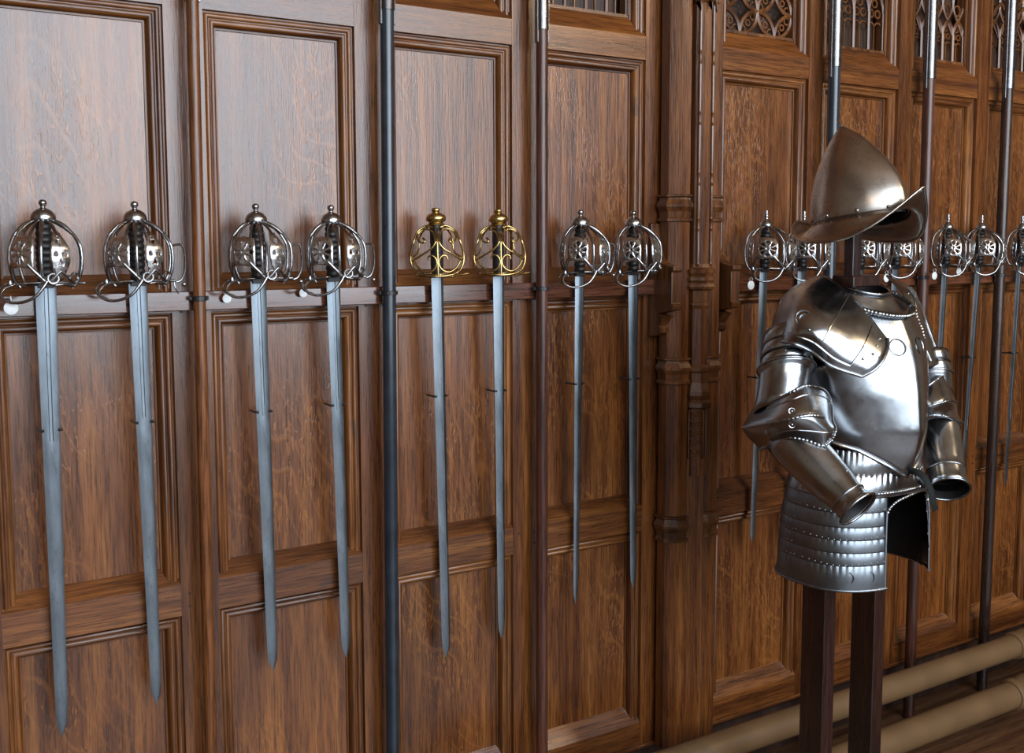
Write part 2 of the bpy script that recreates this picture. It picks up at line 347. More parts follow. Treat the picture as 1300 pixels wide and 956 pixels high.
def arc(cx, cz, r, a0, a1, y, n=12):
    return [(cx+r*cos(radians(a0+(a1-a0)*i/n)), y, cz+r*sin(radians(a0+(a1-a0)*i/n))) for i in range(n+1)]
def clip(pts, x0, x1, z0, z1):
    runs, cur = [], []
    for p in pts:
        if x0-1e-5 <= p[0] <= x1+1e-5 and z0-1e-5 <= p[2] <= z1+1e-5: cur.append(p)
        else:
            if len(cur) > 1: runs.append(cur)
            cur = []
    if len(cur) > 1: runs.append(cur)
    return runs
TY = 0.040
def tracery(ci):
    x0, x1 = PAN[ci]; x0 += 0.034; x1 -= 0.034; z0 = 2.168; z1 = 2.66
    mb = MB(); w = x1-x0; h = z1-z0
    R1, R2 = 0.0062, 0.0031
    # bordering frame
    mb.box(x0-0.004, x0+0.003, 0.028, 0.06, z0, z1); mb.box(x1-0.003, x1+0.004, 0.028, 0.06, z0, z1)
    mb.box(x0, x1, 0.028, 0.06, z0-0.004, z0+0.004)
    kind = {6: 'wheel', 7: 'lancet4', 8: 'flow', 9: 'twin'}.get(ci, 'lancet4')
    if kind == 'wheel':
        q = w/4
        for j in range(0, int(h/q)+2):
            for i in range(0, 5):
                cx, cz = x0+i*q, z0+j*q
                if (i+j) % 2 == 0:
                    for run in clip(arc(cx, cz, q, 0, 360, TY, 40), x0, x1, z0, z1): mb.tube(run, R1, 6)
                # small foils inside each petal and each field between petals
                if (i+j) % 2 == 1:
                    for a in range(4):
                        px, pz = cx+q*0.30*cos(pi/2*a+pi/4), cz+q*0.30*sin(pi/2*a+pi/4)
                        for run in clip(arc(px, pz, q*0.15, 0, 360, TY+.004, 14), x0, x1, z0, z1): mb.tube(run, R2, 5)
        for j in range(0, int(2*h/q)+2):
            for i in range(0, 9):
                if (i % 2) and (j % 2):
                    cx, cz = x0+i*q/2, z0+j*q/2
                    for run in clip(arc(cx, cz, q*0.12, 0, 360, TY+.004, 14), x0, x1, z0, z1): mb.tube(run, R2, 5)
    else:
        n = 4 if kind != 'flow' else 5
        if kind == 'twin': n = 4
        lw = w/n; hl = {'lancet4': 0.115, 'flow': 0.085, 'twin': 0.10}[kind]
        for i in range(n+1):
            mb.tube([(x0+i*lw, TY-0.003, z0), (x0+i*lw, TY-0.003, z0+hl)], R1, 6)
        for i in range(n):
            a, b = x0+i*lw, x0+(i+1)*lw; c = (a+b)/2; zz = z0+hl
            # pointed head of each light
            mb.tube(arc(b, zz, lw, 180, 120, TY-0.002, 8), R1*.9, 6); mb.tube(arc(a, zz, lw, 0, 60, TY-0.002, 8), R1*.9, 6)
            # two narrow round-headed lights and a little foil above
            zs = z0+hl*0.62
            mb.tube([(c, TY+.004, z0), (c, TY+.004, zs)], R2, 5)
            for k in (0, 1):
                s0 = a+k*lw/2; mb.tube(arc(s0+lw/4, zs, lw/4, 180, 0, TY+.004, 8), R2, 5)
            for (dx, dz) in ((0, .45), (-.22, .0), (.22, .0)):
                mb.tube(arc(c+dx*lw, zz+dz*lw-0.002, lw*0.17, 0, 360, TY+.004, 12), R2, 5)
        z = z0+hl+lw*0.87
        # flowing bars above
        for i in range(n+1):
            xm = x0+i*lw
            if kind == 'lancet4':
                mb.tube([(xm, TY, z0+hl), (xm, TY, z1)], R1*.8, 6)
                if i < n:
                    mb.tube(arc(xm+lw/2, z+0.05, lw*0.42, 0, 360, TY, 20), R1*.8, 6)
                    mb.tube(arc(xm+lw/2, z+0.12, lw*0.42, 0, 360, TY, 20), R1*.8, 6)
            else:
                for run in clip(curve([(xm, TY, z0+hl), (xm+lw*.45, TY, z0+hl+.04), (xm+lw, TY, z0+hl+.09), (xm+lw, TY, z0+hl+.15)], 5), x0, x1, z0, z1): mb.tube(run, R1*.8, 6)
                for run in clip(curve([(xm, TY, z0+hl), (xm-lw*.45, TY, z0+hl+.04), (xm-lw, TY, z0+hl+.09), (xm-lw, TY, z0+hl+.15)], 5), x0, x1, z0, z1): mb.tube(run, R1*.8, 6)
                if i < n: mb.tube(arc(xm+lw/2, z+0.035, lw*0.3, 0, 360, TY+.003, 16), R2, 5)
        if kind == 'twin':
            for k in (0, 1):
                a, b = x0+k*w/2, x0+(k+1)*w/2
                mb.tube(arc(b, z0+hl, w/2, 180, 120, TY-.004, 10), R1*1.1, 6); mb.tube(arc(a, z0+hl, w/2, 0, 60, TY-.004, 10), R1*1.1, 6)
            for cz in (0.17, 0.30):
                mb.tube(arc(x0+w/2, z0+hl+cz, w*.24, 0, 360, TY-.003, 28), R1, 6)
                for a in range(4): mb.tube(arc(x0+w/2+w*.11*cos(pi/2*a), z0+hl+cz+w*.11*sin(pi/2*a), w*.10, 0, 360, TY, 16), R2, 5)
    mb.build('tracery', M_carve, wob, smooth=True)
for ci in range(4, 11): tracery(ci)

# ---- pilaster between the two runs of panels
PX = 1.837
def octring(cx, cy, ap, z):
    R = ap/cos(pi/8)
    return [(cx+R*cos(pi/8+k*pi/4), cy+R*sin(pi/8+k*pi/4), z) for k in range(8)]
def octa(mb, cx, cy, prof):
    mb.rings([octring(cx, cy, a, z) for (a, z) in prof], True, True)
def colonnette(n, cx):
    mb = MB(); octa(mb, cx, -0.031, [(0.037, 0.268), (0.037, 3.2)])
    o = mb.build('trim_%d' % n, M_stile, origin=(cx, -0.031, 0.30)); tag(o, 'octagonal oak shaft with ring mouldings %s the central buttress' % ('left of' if cx < PX else 'right of'), kind='structure')
    def ring(zc, s=1.0):
        r = MB()
        octa(r, cx, -0.031, [(0.037, zc-0.034*s), (0.043, zc-0.032*s), (0.043, zc-0.026*s), (0.039, zc-0.022*s), (0.040, zc-0.008*s), (0.046, zc+0.004*s), (0.046, zc+0.010*s), (0.040, zc+0.022*s), (0.039, zc+0.027*s), (0.044, zc+0.030*s), (0.044, zc+0.034*s), (0.037, zc+0.036*s)])
        r.build('ring_moulding', M_carve, o, origin=(cx, -0.031, 0.30))
    for zc in RINGZ: ring(zc)
RINGZ = [1.690, 1.275, 0.862]
colonnette(1, PX-0.052); colonnette(2, PX+0.052)
mb = MB(); BY = -0.062
mb.rings([[(PX-0.040, 0.0, z), (PX-0.030, BY, z), (PX, BY-0.030, z), (PX+0.030, BY, z), (PX+0.040, 0.0, z)] for z in (0.268, 1.045)], True, True)
octa(mb, PX, BY, [(0.026, 1.0), (0.026, 3.2)])
but = mb.build('trim_3', M_stile, origin=(PX, BY, 0.30)); tag(but, 'central oak buttress shaft with moulded cap and carved lattice foot', kind='structure')
O3 = (PX, BY, 0.30)
c = MB(); octa(c, PX, BY, [(0.026, 1.435), (0.030, 1.445), (0.030, 1.450), (0.026, 1.452), (0.028, 1.482), (0.040, 1.486), (0.043, 1.492), (0.040, 1.500), (0.037, 1.503), (0.041, 1.508), (0.041, 1.516), (0.036, 1.520), (0.040, 1.526), (0.042, 1.536), (0.030, 1.541), (0.027, 1.550)])
c.build('capital', M_carve, but, O3)
c = MB(); octa(c, PX, BY, [(0.026, 1.290), (0.031, 1.284), (0.031, 1.275), (0.027, 1.270), (0.028, 1.245), (0.034, 1.222), (0.035, 1.212), (0.030, 1.200), (0.036, 1.192), (0.037, 1.182), (0.030, 1.178)])
c.build('base_moulding', M_carve, but, O3)
c = MB()   # carved lattice panels on the two front facets
for sgn in (-1, 1):
    p0 = Vector((PX, BY-0.0315, 0)); p1 = Vector((PX+sgn*0.030, BY-0.0015, 0))
    nrm = Vector((sgn*0.7, -0.7, 0))*0.003
    def q(s, z): return p0+(p1-p0)*s+Vector((0, 0, z))+nrm
    z0, z1 = 1.050, 1.172
    for s in (0.06, 0.94): c.tube([q(s, z0), q(s, z1)], 0.0024, 6)
    c.tube([q(.06, z1), q(.94, z1)], 0.0024, 6)
    k = 5
    for i in range(k):
        za, zb = z0+(z1-z0)*i/k, z0+(z1-z0)*(i+1)/k
        c.tube(curve([q(.06, za), q(.4, (za+zb)/2+.002), q(.94, zb)], 3), 0.0022, 5); c.tube(curve([q(.94, za), q(.6, (za+zb)/2+.002), q(.06, zb)], 3), 0.0022, 5)
        c.lathe([(0.0015, 0), (0.004, .001), (0.002, .003)], q(.5, (za+zb)/2), 8, axis=nrm)
c.build('carved_lattice', M_carve, but, O3)
for sgn in (-1, 1):
    c = MB(); bx, by = PX+sgn*0.0215, BY-0.0215
    pts, rad = [], []
    segs = [(1.545, 1.64), (1.66, 1.755), (1.775, 1.905), (1.925, 2.055), (2.075, 2.20)]
    for (a, b) in segs:
        for (z, r) in ((a, .0035), (a+.003, .0052), (a+.006, .0035), (a+.01, .0042), (b-.01, .0042), (b-.006, .0035), (b-.003, .0052), (b, .0035)):
            pts.append((bx, by, z)); rad.append(r)
    c.tube(pts, rad, 8); c.build('bead_shaft', M_stile, but, O3, smooth=True)
for sgn in (-1, 0, 1):   # gabled canopy with points hanging down
    c = MB(); cx = PX+sgn*0.026; cy = BY-0.030+abs(sgn)*0.012; zt = 2.175
    pk = (cx, cy-0.012, zt)
    c.add([(cx, cy-0.010, 2.175), (cx-0.014, cy-0.006, 2.30), (cx+0.014, cy-0.006, 2.30), (cx, cy-0.018, 2.30), (cx, cy+0.012, 2.20), (cx, cy+0.012, 2.30)],
          [(0, 1, 3), (0, 3, 2), (0, 4, 5, 1), (0, 2, 5, 4), (1, 5, 2, 3)])
    for z in (2.20, 2.225, 2.25, 2.275):
        w = (z-2.17)*0.11
        for s2 in (-1, 1): c.lathe([(0.001, -.003), (0.004, 0), (0.001, .003)], (cx+s2*w, cy-0.010, z), 6)
    c.build('canopy_point', M_carve, but, O3)
c = MB(); octa(c, PX, BY, [(0.030, 2.20), (0.040, 2.215), (0.042, 2.30), (0.030, 2.31)]); c.build('canopy', M_carve, but, O3)

def bracket(n, x0, x1):
    prof = [(0.0, 1.655), (-0.012, 1.652), (-0.012, 1.640), (-0.018, 1.600), (-0.032, 1.570), (-0.055, 1.552), (-0.085, 1.545), (-0.100, 1.545), (-0.100, 1.534), (-0.093, 1.530),
            (-0.093, 1.452), (-0.100, 1.448), (-0.096, 1.436), (-0.041, 1.424), (-0.070, 1.420), (-0.060, 1.412), (-0.048, 1.398), (-0.044, 1.392), (-0.050, 1.388), (-0.048, 1.376), (-0.036, 1.368), (-0.0, 1.364)]
    mb = MB(); n_ = len(prof)
    mb.add([(x0, y, z) for y, z in prof]+[(x1, y, z) for y, z in prof],
           [tuple(range(n_)), tuple(range(2*n_-1, n_-1, -1))]+[(i, (i+1) % n_, n_+(i+1) % n_, n_+i) for i in range(n_)])
    o = mb.build('trim_%d' % n, M_carve, origin=(x0, 0, 1.364), bev=0.0015)
    tag(o, 'scrolled oak bracket %s the buttress' % ('left of' if x1 < PX else 'right of'), kind='structure')
bracket(4, 1.722, 1.752); bracket(5, 1.922, 1.952)

# ---- rest of the hall (behind and beside the camera)
def slab(name, label, x0, x1, y0, y1, z0, z1, m):
    b = MB(); b.box(x0, x1, y0, y1, z0, z1); return tag(b.build(name, m, origin=((x0+x1)/2, (y0+y1)/2, z0)), label, kind='structure')
slab('floor', 'polished wooden floor of the hall', XL, XR, YB-0.3, 0.1, FLOOR-0.1, FLOOR, M_floor)
slab('ceiling', 'timber ceiling of the hall', XL, XR, YB-0.3, 0.1, ZC, ZC+0.1, M_ceiling)
slab('wall_left', 'stone end wall left of the hall', XL-0.1, XL, YB-0.3, 0.1, FLOOR, ZC, M_stone)
slab('wall_right', 'stone end wall right of the hall', XR, XR+0.1, YB-0.3, 0.1, FLOOR, ZC, M_stone)
wf = MB(); xs = [XL] + [v for w_ in WINDOWS for v in w_[:2]] + [XR]
for i in range(0, len(xs), 2): wf.box(xs[i], xs[i+1], YB-0.3, YB, FLOOR, ZC)
for (a, b, z0, z1) in WINDOWS: wf.box(a, b, YB-0.3, YB, FLOOR, z0); wf.box(a, b, YB-0.3, YB, z1, ZC)
tag(wf.build('wall_front', M_stone), 'stone window wall opposite the panelling', kind='structure')
for i, (a, b, z0, z1) in enumerate(WINDOWS):
    w_ = MB(); n = max(2, round((b-a)/0.85))
    for k in range(n+1): x = a+(b-a)*k/n; w_.box(x-0.03, x+0.03, YB-0.1, YB-0.02, z0, z1)
    for z in (z0, z0+(z1-z0)*0.6, z1): w_.box(a, b, YB-0.1, YB-0.02, z-0.03, z+0.03)
    tag(w_.build('window_%d' % (i+1), M_frame), 'tall mullioned window bars in the wall opposite', kind='structure')

SY = -0.042      # distance of the blades from the panelling
LEAN = radians(2.0)
# ------------------------------------------------------------------ hanging rails
BARY = -0.024
def rail(x0, x1, label):
    b = MB(); b.box(x0, x1, BARY, -0.0005, 1.4725, 1.5105, 0.0015)
    o = b.build('hanging_rail', M_bar, origin=(x0, 0, 1.4725)); tag(o, label, 'rail', 'rails the swords hang from')
rail(-0.9, 1.727, 'smooth red-brown wooden rail behind the eight swords left of the buttress')
rail(1.985, 4.1, 'smooth red-brown wooden rail behind the swords right of the buttress')

# ------------------------------------------------------------------ swords
def pip(p, poly):
    x, y = p; c = False; j = len(poly)-1
    for i in range(len(poly)):
        xi, yi = poly[i]; xj, yj = poly[j]
        if (yi > y) != (yj > y) and x < (xj-xi)*(y-yi)/(yj-yi)+xi: c = not c
        j = i
    return c
def dens(poly, step):
    out = []
    for i in range(len(poly)):
        a, b = Vector(poly[i]), Vector(poly[(i+1) % len(poly)]); k = max(1, int((b-a).length/step))
        out += [tuple(a+(b-a)*t/k) for t in range(k)]
    return out
def pierced(outer, holes, step=0.004):
    outer = dens(outer, step); holes = [dens(h, step) for h in holes]
    V, E = [], []
    for loop in [outer]+holes:
        b = len(V); V += [Vector(p) for p in loop]; E += [(b+i, b+(i+1) % len(loop)) for i in range(len(loop))]
    xs = [p[0] for p in outer]; ys = [p[1] for p in outer]
    x = min(xs)+step
    while x < max(xs):
        y = min(ys)+step
        while y < max(ys):
            if pip((x, y), outer) and not any(pip((x, y), h) for h in holes): V.append(Vector((x, y)))
            y += step
        x += step
    r = geometry.delaunay_2d_cdt(V, E, [], 0, 1e-6)
    vs, fs = r[0], r[2]; keep = []
    for f in fs:
        c = sum((vs[i] for i in f), Vector((0, 0)))/len(f)
        if pip(c, outer) and not any(pip(c, h) for h in holes): keep.append(tuple(f))
    return [tuple(v) for v in vs], keep
BR = [(-0.002, 0.043), (0.010, 0.053), (0.03, 0.0590), (0.05, 0.0605), (0.07, 0.0590), (0.085, 0.0535), (0.098, 0.0450), (0.108, 0.0340), (0.114, 0.0240), (0.118, 0.015)]
def bk(az, z, dr=0.0, sc=1.0, yo=-0.020):
    r = lerp_tab(BR, z)[0]+dr; a = radians(az)
    w = max(0.0, min(1.0, (0.125-z)/0.05))
    return Vector((r*sc*sin(a), yo*w - r*sc*cos(a), z))
def wedge_holes(R0, R1, n=8, cx=0, cz=0):
    H = []
    for k in range(n):
        a = 2*pi*k/n; w = pi/n*0.66
        H.append([(cx+R0*cos(a), cz+R0*sin(a)), (cx+R1*cos(a-w), cz+R1*sin(a-w)), (cx+R1*1.04*cos(a), cz+R1*1.04*sin(a)), (cx+R1*cos(a+w), cz+R1*sin(a+w))])
    return H
PL_W = pierced([(-.0245, -.028), (0, -.0265), (.0245, -.028), (.0245, .026), (0, .030), (-.0245, .026)], wedge_holes(0.006, 0.0195)+[[(.0028*cos(k*pi/3), .0028*sin(k*pi/3)) for k in range(6)]], 0.0045)
def tri(cx, cz, r): return [(cx, cz+r), (cx-r*.8, cz-r*.7), (cx, cz-r*.45), (cx+r*.8, cz-r*.7)]
PL_R = pierced([(-.005, -.042), (.005, -.042), (.010, -.027), (.0165, -.010), (.0165, .012), (.012, .027), (.007, .042), (-.007, .042), (-.012, .027), (-.0165, .012), (-.0165, -.010), (-.010, -.027)],
               [tri(-.0075, .004, .0058), tri(.0075, .004, .0058), tri(0, -.011, .0058), [(0, .020), (-.005, .026), (-.003, .030), (0, .0275), (.003, .030), (.005, .026)]], 0.0045)
PL_L = pierced([(-.006, -.042), (.006, -.042), (.010, -.02), (.011, .012), (.006, .036), (-.006, .036), (-.011, .012), (-.010, -.02)],
               [tri(0, -.026, .0045), tri(0, -.012, .005), tri(0, .003, .005), tri(0, .018, .0045)], 0.0045)
def plate(name, pl, az0, z0, root, sc, dr=0.0012):
    vs, fs = pl; mb = MB()
    P = []
    for (s, t) in vs:
        P.append(bk(az0+math.degrees(s/0.058), z0+t, dr, sc))
    mb.add(P, fs)
    return mb.build(name, M_plate, root, smooth=True, solid=0.0014, off=0)
def blade_mesh(Ln, w0, w1, fl, spine, sgn=0.0):
    mb = MB(); n = 36; rings = []
    for i in range(n+1):
        s = i/n; d = Ln*s
        w = (w0+(w1-w0)*s)/2
        tip = 0.045/Ln
        if s > 1-tip:
            k = (s-(1-tip))/tip; w *= math.sqrt(max(0.0, 1-k**1.8))*0.97+0.03*(1-k)
        w = max(w, 0.0004)
        th = 0.0024*(1-0.5*s)*min(1.0, w/0.006)
        fd = 0.0
        if s < fl: fd = 1.0*min(1.0, (fl-s)/0.04)*min(1.0, 1.0)
        z = -d; f = 0.14
        a = th; b = th*(1-0.75*fd)
        rings.append([(-w, 0, z), (-w*.55, -a*0.75, z), (-w*f*1.6+sgn*w, -a, z), (-w*f+sgn*w, -b, z), (w*f+sgn*w, -b, z), (w*f*1.6+sgn*w, -a, z), (w*.72, -a*0.75, z), (w, 0, z),
                      (w*.6, a*0.75, z), (w*f, b, z), (-w*f, b, z), (-w*.6, a*0.75, z)])
    mb.rings(rings, True, True)
    return mb
def ring_pts(c, r, nx, nz, n=16, tilt=0):
    c = Vector(c); return [c+r*(nx*cos(2*pi*k/n)+nz*sin(2*pi*k/n)) for k in range(n)]
def basket_sword(spec):
    x, z, Ln, w0, w1, tipdx, sc, fl, feat = spec['x'], 1.53, spec['L'], spec['w0'], spec['w1'], spec.get('tip', 0), spec.get('sc', 1.0), spec.get('fl', 0.3), spec.get('f', '')
    z = spec.get('z', 1.528)
    root = empty('basket_hilted_sword', (x, SY, z)); tag(root, spec['label'], 'sword', 'steel basket-hilted swords hung along the wall')
    root.rotation_euler = (LEAN, -math.atan2(tipdx, Ln), radians(spec.get('rz', 0)))
    b = blade_mesh(Ln, w0, w1, fl, 0, spec.get('sg', 0.0)); b.build('blade', M_blade, root, smooth=True, angle=18)
    # grip
    g = MB(); pr = []; nr = 9
    for i in range(nr*6+1):
        t = i/(nr*6); zz = 0.006+0.106*t
        pr.append((0.0115+0.0022*sin(t*pi)+0.0020*abs(sin(t*nr*pi)), zz))
    g.lathe(pr, n=14); g.build('grip', M_grip, root, smooth=True)
    # pommel
    p = MB(); k = spec.get('pom', 1.0)
    if 'S' in feat:
        pf = [(0.006, .110), (.010, .114), (.016, .117), (.0175, .121), (.0165, .126), (.012, .133), (.006, .138), (.0045, .143), (.0065, .147), (.0050, .151), (.003, .154), (.0045, .158), (.002, .163)]
    else:
        pf = [(0.010, .112), (.0205, .1165), (.0215, .119), (.0215, .1235), (.0198, .129), (.0155, .1345), (.0095, .1380), (.0050, .1395), (.0042, .142), (.0068, .1465), (.0072, .150), (.0050, .1535), (.001, .155)]
    p.lathe([(r*k, zz) for r, zz in pf], n=20); p.build('pommel', M_hilt, root, smooth=True, angle=60)
    # basket bars
    B = MB(); r = 0.0022
    def mer(az, z0, z1, rr=r, flat=0.6, n=16):
        rr *= 1.22
        B.tube([bk(az if not isinstance(az, tuple) else az[0]+(az[1]-az[0])*i/n, z0+(z1-z0)*i/n, 0, sc) for i in range(n+1)], rr, 7)
    mer(-16, 0.010, 0.118, 0.0026); mer(68, 0.0, 0.118, 0.0024); mer(-37, 0.083, 0.118); mer((-74, -74), 0.083, 0.118)
    mer(-100, -0.001, 0.118, 0.0026); mer(100, 0.0, 0.118, 0.0022); mer((14, 18), 0.09, 0.118, 0.0022); mer(-140, 0.0, 0.118); mer(150, 0.01, 0.118)
    mer((-38, -12), 0.042, 0.012, 0.0030); mer((-77, -92), 0.04, 0.004, 0.0030); mer((14, -2), 0.03, 0.012, 0.0024); mer((14, 42), 0.03, 0.008, 0.0024)
    # broad strap over the top
    for az in (-16, -100, 68): 
        B.tube([bk(az, zz, -0.001, sc) for zz in (.095, .102, .108, .113, .117)], [.003, .0042, .0048, .0048, .004], 8)
    B.lathe([(0.006, .110), (.015, .1145), (.017, .118)], n=16)
    # lower rim, quillon bar and the big forward loop
    yq = -0.022*1.0
    B.tube([(-0.062*sc, yq, .004), (-0.03, -0.012, .006), (0, 0, .006), (0.03, -0.012, .006), (0.064*sc, yq, .005)], .0028, 8)
    B.tube(curve([bk(-100, -0.001, 0, sc), bk(-130, .0, 0, sc), bk(180, .0, 0, sc), bk(130, 0, 0, sc), bk(68, -.001, 0, sc)], 6), .0024, 6)
    B.tube(curve([bk(-12, .012, 0, sc), bk(2, .006, 0, sc), bk(24, .006, 0, sc), bk(44, .004, 0, sc), bk(68, 0, 0, sc)], 5), .0026, 6)
    lp = [(-0.058, -0.030, .004), (-0.071, -0.036, -.001), (-0.078, -0.042, -.010), (-0.075, -0.050, -.019), (-0.062, -0.060, -.0245), (-0.044, -0.070, -.022), (-0.028, -0.077, -.013), (-0.017, -0.079, .000), (-0.008, -0.078, .013)]
    B.tube(curve(lp, 6), .0028, 8)
    lp2 = [(a-0.003, b+0.012, c+0.003) for a, b, c in lp[:5]]
    B.tube(curve(lp2, 5), .0018, 6)
    B.lathe([(0.001, 0), (.004, .002), (.005, .006), (.003, .012)], (-0.061*sc, yq-.004, .0), 8)
    if 'B' in feat:   # wrist bail on the far side
        bl = [bk(72, .072, 0, sc), Vector((0.073, -.030, .0735)), Vector((0.0805, -.028, .066)), Vector((0.084, -.024, .045)), Vector((0.083, -.022, .022)), Vector((0.076, -.020, .006)), Vector((0.066, -.020, .002))]
        B.tube(curve(bl, 5), .0024, 8); B.lathe([(.0005, -.005), (.0042, -.003), (.005, 0), (.0042, .003), (.0005, .005)], (0.078, -.030, -.002), 10)
        if 'W' in feat: B.tube(curve([(0.062, -.02, .002), (0.064, -.022, -.01), (0.070, -.018, -.020)], 4), .0012, 6)
    bas = B.build('basket_guard', M_hilt, root, smooth=True, angle=60)
    # the two small rings low on the basket
    for az in (2, 44):
        c = bk(az, .0175, .001, sc); t = Vector((cos(radians(az)), sin(radians(az)), 0)); R = MB()
        R.tube(ring_pts(c, .0088, t, Vector((0, 0, 1)), 18), .0021, 7, closed=True)
        R.build('guard_ring', M_hilt, root, smooth=True)
    plate('pierced_plate', PL_W, -52, .062, root, sc); plate('pierced_plate', PL_R, 14, .056, root, sc); plate('pierced_plate', PL_L, -97, .056, root, sc)
    gd = MB(); gd.box(-.014, .014, -.006, .006, -.004, .006, .001); gd.build('guard_block', M_iron, root)
    return root
def brass_sword(spec):
    x, Ln, tipdx = spec['x'], spec['L'], spec['tip']
    root = empty('brass_hilted_sword', (x, SY, spec.get('z', 1.532))); tag(root, spec['label'], 'sword', 'brass scroll-hilted swords')
    root.rotation_euler = (LEAN, -math.atan2(tipdx, Ln), 0)
    blade_mesh(Ln, spec['w0'], spec['w1'], 0.72, 0, 0.42).build('blade', M_blade, root, smooth=True, angle=18)
    g = MB(); pr = [(0.0135+0.0008*abs(sin(i*0.8)), 0.006+0.104*i/40) for i in range(41)]
    g.lathe(pr, n=14); g.build('grip', M_grip, root, smooth=True)
    p = MB(); p.lathe([(0.010, .108), (.017, .110), (.0175, .113), (.015, .1145), (.0215, .119), (.0225, .125), (.0200, .131), (.0110, .1355), (.0075, .138), (.0095, .141), (.0090, .1455), (.006, .147)], n=22)
    p.build('pommel', M_brass, root, smooth=True, angle=60)
    B = MB()
    def s3(u, w, dy=0.0):   # flat scroll coords to the bowed front of the guard
        return Vector((u, -0.052+0.55*u*u/0.06+dy - 0.010*(1-(w/0.11)**2) + max(0, (w-.075))*0.9, w))
    r = .0023
    out = [(-.008, .105), (-.022, .108), (-.040, .097), (-.049, .078), (-.057, .050), (-.057, .030), (-.050, .014), (-.036, .005), (-.018, .002), (0, .001)]
    B.tube([s3(*q_) for q_ in curve([(a, b, 0) for a, b in out], 5) for q_ in [(q_[0], q_[1])]], r*1.15, 8)
    B.tube([s3(-q_[0], q_[1]) for q_ in curve([(a, b, 0) for a, b in out], 5)], r*1.15, 8)
    B.tube([s3(0, .001+.104*i/14) for i in range(15)], r*1.1, 8)
    for sg in (-1, 1):
        up = [(0, .100), (.004, .088), (.001+.000, .078)]
        sc1 = [(sg*.030, .083), (sg*.026, .077), (sg*.033, .073), (sg*.041, .080), (sg*.040, .092), (sg*.028, .101), (sg*.014, .099), (sg*.005, .088), (sg*.004, .074), (sg*.014, .060), (sg*.034, .047), (sg*.053, .034)]
        B.tube([s3(q_[0], q_[1]) for q_ in curve([(a, b, 0) for a, b in sc1], 6)], r, 8)
        sc2 = [(sg*.022, .036), (sg*.019, .044), (sg*.010, .045), (sg*.003, .036), (sg*.003, .024), (sg*.012, .013), (sg*.026, .010), (sg*.040, .018), (sg*.050, .032)]
        B.tube([s3(q_[0], q_[1]) for q_ in curve([(a, b, 0) for a, b in sc2], 6)], r, 8)
        sc3 = [(sg*.012, -.002), (sg*.030, -.003), (sg*.046, .004)]
    # side branches back to the grip
    for sg in (-1, 1):
        B.tube(curve([s3(sg*.055, .040), (sg*.060, -.015, .042), (sg*.052, .012, .040), (sg*.040, .028, .050), (sg*.034, .030, .085), (sg*.016, .006, .108)], 6), r*.9, 6)
    B.tube(curve([s3(0, .001), (.03, -.05, -.001), (.052, -.03, .001), (.068, -.02, .003)], 5), r, 8)
    B.lathe([(.018, .000), (.030, .002), (.030, .005), (.014, .008)], (0, -.018, 0), 18)
    B.tube(curve([(0, -.062, .002), (-.03, -.05, .001), (-.045, -.02, .002), (-.03, .01, .003), (0, .015, .003), (.03, .01, .003), (.045, -.02, .002), (.03, -.05, .001)], 5, True), r, 6, closed=True)
    B.build('scroll_guard', M_brass, root, smooth=True, angle=60).rotation_euler = (0, 0, radians(-26))
    gd = MB(); gd.box(-.020, .020, -.007, .007, -.006, .001, .001); gd.build('guard_block', M_iron, root)
    return root
def clipset(x, z, w, label):
    root = empty('blade_clip', (x, 0, z)); tag(root, label, 'clip', 'black clips holding the blades')
    for s in (-1, 1):
        mb = MB(); cx = x+s*(w/2+0.001)
        mb.tube([(cx+s*.0012, 0.0, z), (cx+s*.0012, -.030, z), (cx+s*.0006, -.0375, z), (cx-s*.004, -.0385, z+.0006)], .0024, 8)
        mb.build('prong', M_iron, root, root.location, smooth=True)

